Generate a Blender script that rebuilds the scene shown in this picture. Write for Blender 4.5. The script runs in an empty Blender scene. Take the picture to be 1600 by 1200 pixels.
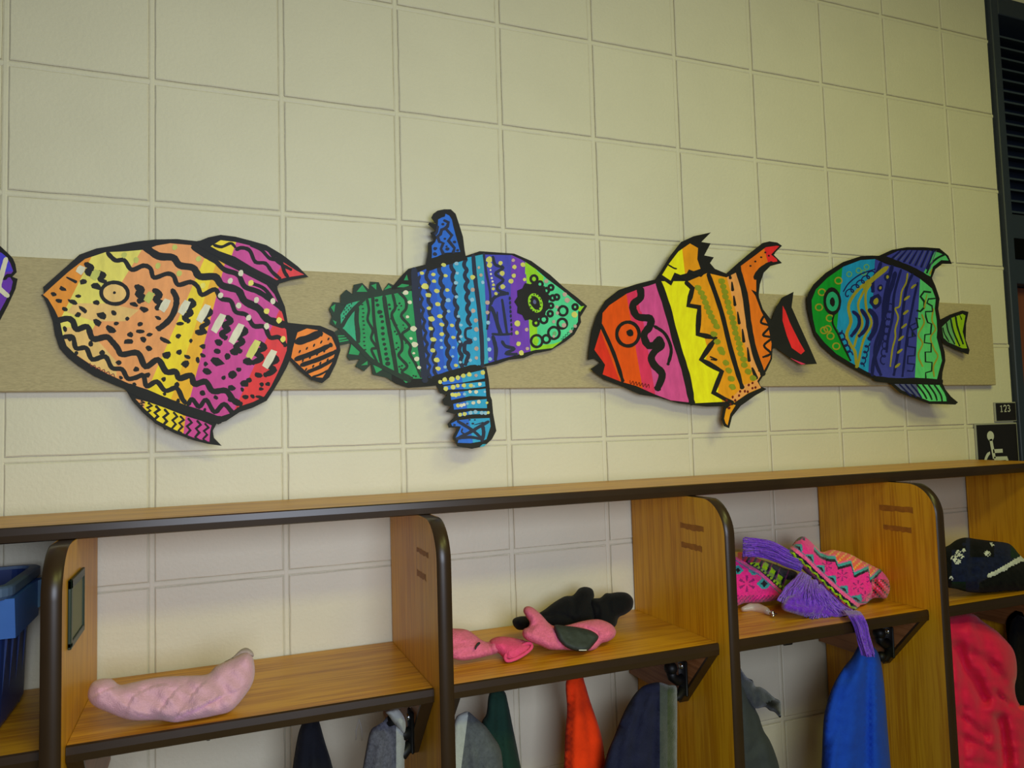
import bpy, math, random
import numpy as np
from mathutils import Vector
from mathutils.geometry import delaunay_2d_cdt

random.seed(7)
COL = bpy.context.scene.collection
W, H = 1600.0, 1200.0

# ------------------------------------------------------------------ camera
FPX, YAW, PIT, ROL = 1176.788, 0.37910, 0.06090, -0.02880
CAM = np.array([0.2935, -1.3247, 1.4463])
_f = np.array([math.sin(YAW) * math.cos(PIT), math.cos(YAW) * math.cos(PIT), math.sin(PIT)])
_r0 = np.array([math.cos(YAW), -math.sin(YAW), 0.0])
_u0 = np.cross(_r0, _f)
_r = math.cos(ROL) * _r0 + math.sin(ROL) * _u0
_u = -math.sin(ROL) * _r0 + math.cos(ROL) * _u0


def ray(px, py):
    return (px - 800) / FPX * _r - (py - 600) / FPX * _u + _f


def onY(px, py, y=0.0):
    d = ray(px, py)
    return CAM + d * (y - CAM[1]) / d[1]


def onZ(px, py, z):
    d = ray(px, py)
    return CAM + d * (z - CAM[2]) / d[2]


def onX(px, py, x):
    d = ray(px, py)
    return CAM + d * (x - CAM[0]) / d[0]


def on_plane(px, py, org, n):
    d = ray(px, py)
    return CAM + d * (np.dot(org - CAM, n) / np.dot(d, n))


cd = bpy.data.cameras.new('camera')
cam = bpy.data.objects.new('camera', cd)
COL.objects.link(cam)
from mathutils import Matrix
m = Matrix(((_r[0], _u[0], -_f[0], CAM[0]), (_r[1], _u[1], -_f[1], CAM[1]), (_r[2], _u[2], -_f[2], CAM[2]), (0, 0, 0, 1)))
cam.matrix_world = m
cd.sensor_width = 36.0
cd.lens = FPX / W * 36.0
cd.clip_start = 0.02
bpy.context.scene.camera = cam


# ------------------------------------------------------------------ helpers
def lin(c):
    return tuple(((v / 255.0) / 12.92 if v / 255.0 <= 0.04045 else ((v / 255.0 + 0.055) / 1.055) ** 2.4) for v in c)


def nd(nt, t, **kw):
    n = nt.nodes.new(t)
    for k, v in kw.items():
        setattr(n, k, v)
    return n


def mat(name, rgb, rough=0.6, spec=0.4, var=0.0, vscale=30.0, stretch=(1, 1, 1), bump=0.0, bscale=200.0, metallic=0.0,
        sheen=0.0, coat=0.0, dark=None, alpha=1.0, trans=0.0):
    """principled material, colour broken up by procedural noise, optional fine bump"""
    M = bpy.data.materials.new(name)
    M.use_nodes = True
    nt = M.node_tree
    b = nt.nodes['Principled BSDF']
    c = lin(rgb)
    b.inputs['Base Color'].default_value = (*c, 1)
    b.inputs['Roughness'].default_value = rough
    b.inputs['Specular IOR Level'].default_value = spec
    b.inputs['Metallic'].default_value = metallic
    b.inputs['Alpha'].default_value = alpha
    b.inputs['Transmission Weight'].default_value = trans
    if sheen:
        b.inputs['Sheen Weight'].default_value = sheen
        b.inputs['Sheen Roughness'].default_value = 0.5
    if coat:
        b.inputs['Coat Weight'].default_value = coat
        b.inputs['Coat Roughness'].default_value = 0.15
    tc = nd(nt, 'ShaderNodeTexCoord')
    mp = nd(nt, 'ShaderNodeMapping')
    mp.inputs['Scale'].default_value = stretch
    nt.links.new(tc.outputs['Object'], mp.inputs['Vector'])
    if var:
        n = nd(nt, 'ShaderNodeTexNoise')
        n.inputs['Scale'].default_value = vscale
        n.inputs['Detail'].default_value = 5
        n.inputs['Roughness'].default_value = 0.6
        nt.links.new(mp.outputs['Vector'], n.inputs['Vector'])
        cr = nd(nt, 'ShaderNodeValToRGB')
        cr.color_ramp.elements[0].position = 0.3
        cr.color_ramp.elements[1].position = 0.7
        dk = lin(dark) if dark else tuple(max(0, v * (1 - var)) for v in c)
        lt = c if dark else tuple(min(1, v * (1 + var)) for v in c)
        cr.color_ramp.elements[0].color = (*dk, 1)
        cr.color_ramp.elements[1].color = (*lt, 1)
        nt.links.new(n.outputs['Fac'], cr.inputs['Fac'])
        nt.links.new(cr.outputs['Color'], b.inputs['Base Color'])
    if bump:
        n2 = nd(nt, 'ShaderNodeTexNoise')
        n2.inputs['Scale'].default_value = bscale
        n2.inputs['Detail'].default_value = 3
        nt.links.new(mp.outputs['Vector'], n2.inputs['Vector'])
        bp = nd(nt, 'ShaderNodeBump')
        bp.inputs['Strength'].default_value = bump
        bp.inputs['Distance'].default_value = 0.002
        nt.links.new(n2.outputs['Fac'], bp.inputs['Height'])
        nt.links.new(bp.outputs['Normal'], b.inputs['Normal'])
    return M


def wood(name, axis, a=(208, 150, 26), d=(170, 108, 8), rough=0.42):
    """varnished oak; grain runs along axis (0 x, 1 y, 2 z)"""
    M = bpy.data.materials.new(name)
    M.use_nodes = True
    nt = M.node_tree
    b = nt.nodes['Principled BSDF']
    b.inputs['Roughness'].default_value = rough
    b.inputs['Specular IOR Level'].default_value = 0.32
    b.inputs['Coat Weight'].default_value = 0.1
    b.inputs['Coat Roughness'].default_value = 0.22
    tc = nd(nt, 'ShaderNodeTexCoord')
    geo = nd(nt, 'ShaderNodeNewGeometry')
    mp = nd(nt, 'ShaderNodeMapping')
    s = [14.0, 14.0, 14.0]
    s[axis] = 1.1
    mp.inputs['Scale'].default_value = s
    nt.links.new(geo.outputs['Position'], mp.inputs['Vector'])
    n = nd(nt, 'ShaderNodeTexNoise')
    n.inputs['Scale'].default_value = 1.6
    n.inputs['Detail'].default_value = 7
    n.inputs['Roughness'].default_value = 0.62
    n.inputs['Distortion'].default_value = 0.9
    nt.links.new(mp.outputs['Vector'], n.inputs['Vector'])
    mp2 = nd(nt, 'ShaderNodeMapping')
    s2 = [260.0, 260.0, 260.0]
    s2[axis] = 9.0
    mp2.inputs['Scale'].default_value = s2
    nt.links.new(geo.outputs['Position'], mp2.inputs['Vector'])
    n2 = nd(nt, 'ShaderNodeTexNoise')
    n2.inputs['Scale'].default_value = 1.0
    n2.inputs['Detail'].default_value = 3
    nt.links.new(mp2.outputs['Vector'], n2.inputs['Vector'])
    mx = nd(nt, 'ShaderNodeMath', operation='MULTIPLY_ADD')
    mx.inputs[1].default_value = 0.5
    nt.links.new(n2.outputs['Fac'], mx.inputs[0])
    mm = nd(nt, 'ShaderNodeMath', operation='MULTIPLY')
    mm.inputs[1].default_value = 0.5
    nt.links.new(n.outputs['Fac'], mm.inputs[0])
    nt.links.new(mm.outputs[0], mx.inputs[2])
    cr = nd(nt, 'ShaderNodeValToRGB')
    cr.color_ramp.elements[0].position = 0.4
    cr.color_ramp.elements[1].position = 0.55
    cr.color_ramp.elements[0].color = (*lin(d), 1)
    cr.color_ramp.elements[1].color = (*lin(a), 1)
    nt.links.new(mx.outputs[0], cr.inputs['Fac'])
    nt.links.new(cr.outputs['Color'], b.inputs['Base Color'])
    bp = nd(nt, 'ShaderNodeBump')
    bp.inputs['Strength'].default_value = 0.12
    bp.inputs['Distance'].default_value = 0.001
    nt.links.new(n2.outputs['Fac'], bp.inputs['Height'])
    nt.links.new(bp.outputs['Normal'], b.inputs['Normal'])
    return M


def tag(o, label=None, cat=None, group=None, kind=None):
    if label:
        o['label'] = label
    if cat:
        o['category'] = cat
    if group:
        o['group'] = group
    if kind:
        o['kind'] = kind
    return o


def empty(name, loc=(0, 0, 0), parent=None):
    o = bpy.data.objects.new(name, None)
    o.empty_display_size = 0.05
    o.location = loc
    COL.objects.link(o)
    if parent:
        o.parent = parent
    return o


def build(name, verts, faces, mats, parent=None, midx=None, smooth=False):
    """one mesh object from world-space vertices, placed relative to its parent chain (parents only carry a location)"""
    me = bpy.data.meshes.new(name)
    off = Vector((0, 0, 0))
    p = parent
    while p is not None:
        off += p.location
        p = p.parent
    v = np.asarray(verts, dtype=float) - np.array(off)
    me.from_pydata([tuple(x) for x in v], [], [tuple(int(i) for i in f) for f in faces])
    if not isinstance(mats, (list, tuple)):
        mats = [mats]
    for k in mats:
        me.materials.append(k)
    if midx is not None:
        me.polygons.foreach_set('material_index', [int(i) for i in midx])
    if smooth:
        me.polygons.foreach_set('use_smooth', [True] * len(me.polygons))
    me.update()
    o = bpy.data.objects.new(name, me)
    COL.objects.link(o)
    if parent:
        o.parent = parent
    return o


class MB:
    """mesh collector with a few shapes"""

    def __init__(self):
        self.v, self.f, self.mi = [], [], []

    def add(self, vs, fs, mi=0):
        n = len(self.v)
        self.v += [tuple(x) for x in vs]
        self.f += [tuple(i + n for i in f) for f in fs]
        self.mi += [mi] * len(fs)
        return self

    def box(self, x0, x1, y0, y1, z0, z1, mi=0, bev=0.0):
        if bev <= 0:
            vs = [(x, y, z) for x in (x0, x1) for y in (y0, y1) for z in (z0, z1)]
            fs = [(0, 1, 3, 2), (4, 6, 7, 5), (0, 4, 5, 1), (2, 3, 7, 6), (0, 2, 6, 4), (1, 5, 7, 3)]
            return self.add(vs, fs, mi)
        b = bev
        vs, ix = [], {}
        X, Y, Z = (x0, x1), (y0, y1), (z0, z1)
        for i in range(2):
            for j in range(2):
                for k in range(2):
                    sx, sy, sz = (1, -1)[i], (1, -1)[j], (1, -1)[k]
                    ix[i, j, k, 0] = len(vs)
                    vs.append((X[i], Y[j] + sy * b, Z[k] + sz * b))
                    ix[i, j, k, 1] = len(vs)
                    vs.append((X[i] + sx * b, Y[j], Z[k] + sz * b))
                    ix[i, j, k, 2] = len(vs)
                    vs.append((X[i] + sx * b, Y[j] + sy * b, Z[k]))
        fs = []
        for i in range(2):
            q = [ix[i, 0, 0, 0], ix[i, 1, 0, 0], ix[i, 1, 1, 0], ix[i, 0, 1, 0]]
            fs.append(q if i else q[::-1])
            q = [ix[0, i, 0, 1], ix[1, i, 0, 1], ix[1, i, 1, 1], ix[0, i, 1, 1]]
            fs.append(q[::-1] if i else q)
            q = [ix[0, 0, i, 2], ix[1, 0, i, 2], ix[1, 1, i, 2], ix[0, 1, i, 2]]
            fs.append(q if i else q[::-1])
        for i in range(2):
            for j in range(2):
                fs.append([ix[i, j, 0, 0], ix[i, j, 0, 1], ix[i, j, 1, 1], ix[i, j, 1, 0]])
                fs.append([ix[i, 0, j, 0], ix[i, 0, j, 2], ix[i, 1, j, 2], ix[i, 1, j, 0]])
                fs.append([ix[0, i, j, 1], ix[0, i, j, 2], ix[1, i, j, 2], ix[1, i, j, 1]])
                for k in range(2):
                    fs.append([ix[i, j, k, 0], ix[i, j, k, 1], ix[i, j, k, 2]])
        return self.add(vs, fs, mi)

    def prism(self, prof, axis, a0, a1, mi=0):
        """prof: 2D points in the two other axes (order x,y,z without axis)"""
        n = len(prof)

        def pt(p, a):
            q = [p[0], p[1]]
            q.insert(axis, a)
            return tuple(q)
        vs = [pt(p, a0) for p in prof] + [pt(p, a1) for p in prof]
        fs = [tuple(range(n))[::-1], tuple(range(n, 2 * n))]
        fs += [(i, (i + 1) % n, n + (i + 1) % n, n + i) for i in range(n)]
        return self.add(vs, fs, mi)

    def tube(self, pts, rad, n=10, mi=0, cap=True):
        P = [np.array(p, float) for p in pts]
        rs = rad if isinstance(rad, (list, tuple)) else [rad] * len(P)
        vs, fs = [], []
        t0 = None
        for i, p in enumerate(P):
            t = P[min(i + 1, len(P) - 1)] - P[max(i - 1, 0)]
            t = t / (np.linalg.norm(t) + 1e-12)
            if t0 is None:
                a = np.array([0, 0, 1.0]) if abs(t[2]) < 0.9 else np.array([1.0, 0, 0])
                u = np.cross(t, a)
            else:
                u = u - t * np.dot(u, t)
            u = u / (np.linalg.norm(u) + 1e-12)
            w = np.cross(t, u)
            t0 = t
            for k in range(n):
                an = 2 * math.pi * k / n
                vs.append(tuple(p + rs[i] * (math.cos(an) * u + math.sin(an) * w)))
        for i in range(len(P) - 1):
            for k in range(n):
                fs.append((i * n + k, i * n + (k + 1) % n, (i + 1) * n + (k + 1) % n, (i + 1) * n + k))
        if cap:
            fs.append(tuple(range(n))[::-1])
            fs.append(tuple(range((len(P) - 1) * n, len(P) * n)))
        return self.add(vs, fs, mi)

    def ball(self, c, r, n=12, sq=(1, 1, 1), mi=0):
        vs, fs = [], []
        m = n // 2
        for i in range(m + 1):
            th = math.pi * i / m
            for k in range(n):
                an = 2 * math.pi * k / n
                vs.append((c[0] + r * sq[0] * math.sin(th) * math.cos(an), c[1] + r * sq[1] * math.sin(th) * math.sin(an), c[2] + r * sq[2] * math.cos(th)))
        for i in range(m):
            for k in range(n):
                fs.append((i * n + k, (i + 1) * n + k, (i + 1) * n + (k + 1) % n, i * n + (k + 1) % n))
        return self.add(vs, fs, mi)

    def build(self, name, mats, parent=None, smooth=False):
        return build(name, self.v, self.f, mats, parent, self.mi, smooth)


# ------------------------------------------------------------------ shared materials
M_block = mat('painted_block', (216, 208, 184), rough=0.55, spec=0.35, var=0.03, vscale=6, bump=0.35, bscale=160)
M_dark_band = mat('brown_edge_band', (48, 33, 18), rough=0.33, spec=0.36, var=0.15, vscale=9)
M_wood_x = wood('oak_grain_along', 0)
M_wood_z = wood('oak_grain_up', 2, (216, 156, 24), (188, 124, 8))
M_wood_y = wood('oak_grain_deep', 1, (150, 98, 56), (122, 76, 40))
M_linen = mat('linen_fabric', (182, 166, 128), rough=0.9, spec=0.1, var=0.16, vscale=1.0, stretch=(160, 160, 900), bump=0.25, bscale=600)
M_black = mat('black_paper', (24, 22, 22), rough=0.6, spec=0.3, var=0.15, vscale=40)
M_hook = mat('black_hook_enamel', (10, 10, 10), rough=0.5, spec=0.3)
M_chrome = mat('steel_screw', (205, 205, 205), rough=0.2, metallic=1.0)
M_floor = mat('floor_tile', (168, 158, 140), rough=0.35, var=0.08, vscale=12)
M_ceil = mat('ceiling_tile', (232, 230, 222), rough=0.9, var=0.03, vscale=30)

# ------------------------------------------------------------------ setting
G = 0.2032
XL, XR, ZTOP = -1.0, 2.209, 2.86
XD1, ZD = 3.20, 2.562          # the doorway runs from XR to XD1, its frame up to ZD
XEND = 4.2


def block_wall():
    mb = MB()
    j, dep, bev = 0.0052, 0.0045, 0.0016

    def cell(x0, x1, z0, z1):
        a = [(x0 + j, z0 + j), (x1 - j, z0 + j), (x1 - j, z1 - j), (x0 + j, z1 - j)]
        rr = random.Random(hash((round(x0, 3), round(z0, 3))))
        N = 7
        out, inn = [], []
        for k in range(4):
            p, q = a[k], a[(k + 1) % 4]
            for t in range(N):
                s = t / N
                w = (rr.random() - 0.5) * 0.0011
                x, z = p[0] + (q[0] - p[0]) * s, p[1] + (q[1] - p[1]) * s
                if k % 2 == 0:
                    z += w
                else:
                    x += w
                out.append((x, z))
        cx, cz = (x0 + x1) / 2, (z0 + z1) / 2
        for x, z in out:
            inn.append((x - bev * (1 if x > cx else -1), z - bev * (1 if z > cz else -1)))
        n = len(out)
        vs = [(x, dep, z) for x, z in out] + [(x, 0.0012, z) for x, z in out] + [(x, 0.0, z) for x, z in inn]
        fs = []
        for k in range(n):
            q = (k + 1) % n
            fs.append((k, q, n + q, n + k))
            fs.append((n + k, n + q, 2 * n + q, 2 * n + k))
        fs.append(tuple(range(2 * n, 3 * n)))
        mb.add(vs, fs)

    def mortar(p, q, vert):
        # rounded bead in the joint, leaving a thin crease along both of its sides
        o_ = 0.0 if vert else 0.0003
        prof = [(-0.0047, dep), (-0.0043, 0.0030 + o_), (-0.0022, 0.0019 + o_), (0.0022, 0.0019 + o_), (0.0043, 0.0030 + o_), (0.0047, dep)]
        vs, fs = [], []
        for a in (p, q):
            for s, y in prof:
                vs.append((a[0] + s, y, a[1]) if vert else (a[0], y, a[1] + s))
        for k in range(5):
            fs.append((k, k + 1, 6 + k + 1, 6 + k) if vert else (k, 6 + k, 6 + k + 1, k + 1))
        mb.add(vs, fs)

    xs = [G * i for i in range(-5, 11)] + [XR]
    zs = [G * i for i in range(0, 15)]
    for i in range(len(xs) - 1):
        for k in range(len(zs) - 1):
            cell(xs[i], xs[i + 1], zs[k], zs[k + 1])
    for x in xs[1:-1]:
        mortar((x, 0), (x, zs[-1]), True)
    for z in zs[1:-1]:
        mortar((xs[0], z), (XR, z), False)
    # masonry above and beyond the doorway
    xs2 = [XR, 2.44, 2.64, 2.84, 3.04, XD1]
    for i in range(len(xs2) - 1):
        cell(xs2[i], xs2[i + 1], ZD, zs[-1])
    xs3 = [XD1, 3.4, 3.6, 3.8, 4.0, XEND]
    for i in range(len(xs3) - 1):
        for k in range(len(zs) - 1):
            cell(xs3[i], xs3[i + 1], zs[k], zs[k + 1])
    # the body of the wall behind the block faces
    mb.box(xs[0], XR, dep, 0.19, 0, zs[-1])
    mb.box(XR, XD1, dep, 0.19, ZD, zs[-1])
    mb.box(XD1, XEND, dep, 0.19, 0, zs[-1])
    return mb.build('wall_back', M_block)


tag(block_wall(), kind='structure')
tag(MB().box(XL - 0.1, XEND, -3.6, 0.25, -0.1, 0.0).build('floor', M_floor), kind='structure')
tag(MB().box(XL - 0.1, XEND, -3.6, 0.25, ZTOP - 0.015, ZTOP + 0.1).build('ceiling', M_ceil), kind='structure')

# door with a louvred transom in a dark steel frame
M_frame = mat('dark_blue_steel', (44, 52, 66), rough=0.45, spec=0.4, var=0.06, vscale=8)
M_louver = mat('louver_steel', (52, 62, 78), rough=0.5, spec=0.3)
M_slot = mat('black_gap', (6, 7, 9), rough=0.8, spec=0.05)
M_door = mat('reddish_door_wood', (112, 60, 36), rough=0.45, var=0.2, vscale=3, stretch=(20, 20, 1.2))
door = tag(empty('door_1', (2.7, 0.05, 0)), kind='structure')
fr = MB()
fr.box(XR, XR + 0.028, -0.012, 0.12, 0, ZD, bev=0.002)
fr.box(XD1 - 0.028, XD1, -0.012, 0.12, 0, ZD, bev=0.002)
fr.box(XR + 0.028, XD1 - 0.028, -0.012, 0.12, ZD - 0.05, ZD, bev=0.002)
fr.box(XR + 0.028, XD1 - 0.028, -0.004, 0.12, 1.79, 1.975, bev=0.002)
fr.build('door_frame', M_frame, door)
lv = MB()
lv.box(XR + 0.028, XD1 - 0.028, 0.075, 0.085, 1.975, ZD - 0.05)
for i in range(17):
    z = 1.98 + i * 0.0298
    lv.prism([(0.07, z + 0.026), (0.0, z), (0.0, z + 0.005), (0.068, z + 0.029)], 0, XR + 0.03, XD1 - 0.03)
lv.build('transom_louver', M_louver, door)
MB().box(XR + 0.03, XD1 - 0.05, -0.0075, -0.003, 1.855, 1.91, bev=0.001).build('closer_rail', M_slot, door)
MB().box(XR + 0.03, XD1 - 0.03, 0.03, 0.075, 0.005, 1.788, bev=0.002).build('door_leaf', M_door, door)
hb = MB()
hb.tube([(3.08, 0.03, 1.0), (3.08, -0.03, 1.0), (2.98, -0.03, 1.0)], 0.009)
hb.build('door_handle', M_chrome, door, True)

# ------------------------------------------------------------------ linen tack strip
tb = MB().box(-0.95, 2.127, -0.0155, -0.0005, 1.524, 1.7275, bev=0.0015).build('tack_board', M_linen)
tag(tb, 'long beige linen tack strip mounted across the block wall behind the paper fish', 'board')

# ------------------------------------------------------------------ signs by the door
M_sign = mat('sign_black', (30, 26, 22), rough=0.4, spec=0.4)
M_signw = mat('sign_white', (205, 205, 190), rough=0.5)
M_signedge = mat('sign_grey_edge', (160, 158, 144), rough=0.5)


def flat_stroke(mb, pts, w, y, closed=False, mi=0):
    P = [np.array(p, float) for p in pts]
    n = len(P)
    L, R = [], []
    for i in range(n):
        a = P[(i - 1) % n] if closed or i > 0 else P[i]
        b = P[(i + 1) % n] if closed or i < n - 1 else P[i]
        t = b - a
        t = t / (np.linalg.norm(t) + 1e-9)
        nn = np.array([-t[1], t[0]])
        L.append(P[i] + nn * w / 2)
        R.append(P[i] - nn * w / 2)
    vs = [(p[0], y, p[1]) for p in L] + [(p[0], y, p[1]) for p in R]
    fs = [(n + i, n + (i + 1) % n, (i + 1) % n, i) for i in range(n if closed else n - 1)]
    mb.add(vs, fs, mi)


def ring_disc(mb, c, r, y, n=20, sx=1.0, mi=0):
    mb.add([(c[0] + r * sx * math.cos(2 * math.pi * k / n), y, c[1] + r * math.sin(2 * math.pi * k / n)) for k in range(n)], [tuple(range(n))], mi)


s1 = tag(empty('room_sign', (2.171, -0.001, 1.43)), 'small black room number plaque reading 123 above the wheelchair sign', 'sign')
MB().box(2.131, 2.2085, -0.005, -0.0003, 1.4315, 1.481, bev=0.0008).build('plaque', M_signedge, s1)
MB().box(2.1335, 2.206, -0.0058, -0.005, 1.434, 1.4785, bev=0.0002).build('face', M_sign, s1)
nm = MB()
o = (2.148, 1.4565)


def dig(pts, dx):
    flat_stroke(nm, [(o[0] + dx + x * 0.010, o[1] + z * 0.0165) for x, z in pts], 0.0026, -0.0061)


dig([(0.1, 0.8), (0.5, 1.0), (0.5, 0.0)], 0.0)
dig([(0.15, 0.03), (0.85, 0.03)], 0.0)
dig([(0.0, 0.75), (0.15, 0.95), (0.5, 1.0), (0.85, 0.9), (0.95, 0.7), (0.8, 0.45), (0.4, 0.2), (0.05, 0.03), (0.95, 0.03)], 0.0135)
dig([(0.05, 0.9), (0.4, 1.0), (0.8, 0.9), (0.85, 0.7), (0.45, 0.53), (0.85, 0.4), (0.95, 0.2), (0.6, 0.02), (0.05, 0.1)], 0.027)
nm.build('numerals', M_signw, s1)

s2 = tag(empty('access_sign', (2.131, -0.001, 1.27)), 'square black sign with white wheelchair symbol half hidden behind the shelf top', 'sign')
MB().box(2.056, 2.2085, -0.0045, -0.0003, 1.276, 1.4285, bev=0.0008).build('plaque', M_signedge, s2)
MB().box(2.0595, 2.205, -0.0052, -0.0045, 1.2795, 1.425, bev=0.0002).build('face', M_sign, s2)
wc = MB()
SX, SZ = 2.056, 1.276


def sp(u, v):      # symbol coordinates 0..1 on the plaque
    return (SX + 0.1525 * u, SZ + 0.1525 * v)


ring_disc(wc, sp(0.335, 0.79), 0.0125, -0.0056)
flat_stroke(wc, [sp(0.335, 0.74), sp(0.36, 0.6), sp(0.39, 0.42)], 0.0105, -0.0056)
flat_stroke(wc, [sp(0.37, 0.54), sp(0.6, 0.54)], 0.0095, -0.0056)
flat_stroke(wc, [sp(0.385, 0.415), sp(0.68, 0.415), sp(0.77, 0.18), sp(0.86, 0.21)], 0.0105, -0.0056)
flat_stroke(wc, [sp(0.27 + 0.0, 0.53)] + [sp(0.43 + 0.27 * math.cos(a), 0.31 + 0.25 * math.sin(a)) for a in np.linspace(math.radians(125), math.radians(340), 18)], 0.0085, -0.0056)
wc.build('wheelchair_symbol', M_signw, s2)

# ------------------------------------------------------------------ cubby shelving
ZS, ZT = 1.086, 1.3215          # top of the cubby shelves, underside of the long top
DIV = [(0.107, 0.129), (0.582, 0.603), (1.067, 1.087), (1.5435, 1.5635), (2.009, 2.029)]
XLEFT = -0.37
M_residue = mat('tape_residue', (156, 98, 22), rough=0.6, var=0.25, vscale=60)
M_under = wood('oak_underside', 0, (150, 92, 62), (124, 72, 46))
cub = tag(empty('cubby_shelving', (0.9, -0.15, 0)), 'long oak cubby shelving unit with dark brown rounded edges against the block wall', 'cubby shelves')

tp = MB().box(XLEFT - 0.02, 2.03, -0.196, -0.0065, ZT, ZT + 0.0195).build('top_shelf', M_wood_x, cub)


def band_profile(h0, h1, y, r=0.003):
    # slightly domed strip over an edge, in (y,z)
    return [(y, h0), (y - r * 0.75, h0 + 0.0015), (y - r, (h0 + h1) / 2), (y - r * 0.75, h1 - 0.0015), (y, h1)]


tband = MB().prism(band_profile(ZT - 0.0005, ZT + 0.0198, -0.196, 0.004), 0, XLEFT - 0.02, 2.03).build('edge_band', M_dark_band, tp)


def make_divider(i, x0, x1):
    R, yf = 0.058, -0.298
    prof = [(-0.0065, 0.0), (yf, 0.0)]
    for k in range(13):
        a = math.pi - (math.pi / 2) * k / 12
        prof.append((yf + R + R * math.cos(a), ZT - R - 0.0005 + R * math.sin(a)))
    prof.append((-0.0065, ZT - 0.0005))
    d = MB().prism(prof, 0, x0, x1).build('divider', M_wood_z, cub)
    # dark moulding strip along the front edge and over the rounded corner
    path = prof[1:-1] + [(-0.196, ZT - 0.0008)]
    th = 0.004
    vs, fs = [], []
    n = len(path)
    prow = [(0.0, 0.0), (0.12, 0.7), (0.5, 1.0), (0.88, 0.7), (1.0, 0.0)]
    for k, p in enumerate(path):
        a = np.array(path[max(k - 1, 0)])
        b = np.array(path[min(k + 1, n - 1)])
        t = (b - a) / np.linalg.norm(b - a)
        nn = np.array([-t[1], t[0]])
        for s, hgt in prow:
            vs.append((x0 + (x1 - x0) * s, p[0] + nn[0] * th * hgt, min(p[1] + nn[1] * th * hgt, ZT - 0.0003)))
    for k in range(n - 1):
        for q in range(4):
            fs.append((k * 5 + q, (k + 1) * 5 + q, (k + 1) * 5 + q + 1, k * 5 + q + 1))
    build('edge_band', vs, fs, M_dark_band, d, smooth=True)
    return d


divs = [make_divider(i, *x) for i, x in enumerate(DIV)]
make_divider(9, XLEFT - 0.02, XLEFT)


def residue(div, x, quads):
    mb = MB()
    for y0, y1, z0, z1 in quads:
        N = 10
        rr = random.Random(int(abs(y0 * 1e4)))
        up = [(x, y0 + (y1 - y0) * k / N, z1 - rr.random() * 0.002) for k in range(N + 1)]
        dn = [(x, y0 + (y1 - y0) * k / N, z0 + rr.random() * 0.003) for k in range(N + 1)]
        mb.add(up + dn, [(k, k + 1, N + 2 + k, N + 1 + k) for k in range(N)])
    mb.build('tape_residue', M_residue, div)


residue(divs[1], 0.5817, [(-0.188, -0.255, 1.264, 1.2735), (-0.187, -0.238, 1.228, 1.2395)])
residue(divs[2], 1.0667, [(-0.174, -0.243, 1.262, 1.2745), (-0.175, -0.236, 1.2285, 1.2405)])
residue(divs[3], 1.5432, [(-0.171, -0.25, 1.2625, 1.2765), (-0.178, -0.244, 1.2245, 1.2365)])

# name label holder on the first divider
M_hold = mat('green_black_frame', (34, 48, 36), rough=0.4)
M_card = mat('grey_green_card', (128, 130, 108), rough=0.7)
hx = 0.1292
lh = MB()
for (y0, y1, z0, z1) in [(-0.262, -0.252, 1.198, 1.279), (-0.262, -0.158, 1.196, 1.204), (-0.262, -0.158, 1.268, 1.279), (-0.163, -0.158, 1.2, 1.27)]:
    lh.box(hx, hx + 0.004, y0, y1, z0, z1, bev=0.0008)
holder = lh.build('label_holder', M_hold, divs[0])
MB().box(hx, hx + 0.0015, -0.253, -0.162, 1.203, 1.27).build('card', M_card, holder)

SHELF_F = -0.268


def make_bay(x0, x1, hook_sides=True):
    x0 += 0.0006
    x1 -= 0.0006
    s = MB().box(x0, x1, SHELF_F, -0.0065, ZS - 0.0195, ZS).build('shelf', M_wood_x, cub)
    MB().prism(band_profile(ZS - 0.0205, ZS + 0.0003, SHELF_F, 0.004), 0, x0, x1).build('edge_band', M_dark_band, s)
    for side, xa, xb in ((0, x0, x0 + 0.018), (1, x1 - 0.018, x1)):
        zt = ZS - 0.0207
        pr = [(-0.0065, zt), (SHELF_F + 0.006, zt), (-0.172, 0.966), (-0.0065, 0.966)]
        c = MB().prism(pr, 0, xa, xb).build('cleat', M_wood_y, cub)
        MB().prism([(SHELF_F + 0.006, zt), (SHELF_F + 0.001, zt), (-0.176, 0.963), (-0.172, 0.966)], 0, xa, xb).build('edge_band', M_dark_band, c)
    return s


edges = [XLEFT] + [v for p in DIV for v in p]
bays = [(edges[2 * i], edges[2 * i + 1]) for i in range(5)]
shelves = [make_bay(*b) for b in bays]


def side_hook(x, y, z, sgn):
    """two-prong coat hook screwed to a cleat; sgn -1: the prongs reach towards -x"""
    h = empty('coat_hook', (x, y, z), cub)
    h.location = Vector((x, y, z)) - cub.location
    mb = MB()
    mb.box(min(x, x + sgn * 0.005), max(x, x + sgn * 0.005), y - 0.012, y + 0.012, z - 0.032, z + 0.028, bev=0.002)
    mb.tube([(x + sgn * 0.003, y, z - 0.004), (x + sgn * 0.015, y, z - 0.006), (x + sgn * 0.025, y, z + 0.002), (x + sgn * 0.027, y, z + 0.014)], [0.009, 0.0085, 0.0085, 0.009], 14)
    mb.ball((x + sgn * 0.027, y, z + 0.017), 0.0125, 18, sq=(0.9, 1, 0.9))
    mb.tube([(x + sgn * 0.003, y, z - 0.02), (x + sgn * 0.014, y, z - 0.034), (x + sgn * 0.024, y, z - 0.03)], [0.008, 0.0075, 0.0075], 14)
    mb.ball((x + sgn * 0.025, y, z - 0.028), 0.0095, 14)
    mb.build('prongs', M_hook, h, True)
    sc = MB()
    sc.tube([(x + sgn * 0.0045, y - 0.0005, z + 0.018), (x + sgn * 0.0085, y - 0.0005, z + 0.018)], 0.005, 12)
    sc.build('screw', M_chrome, h, True)
    return h


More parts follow.
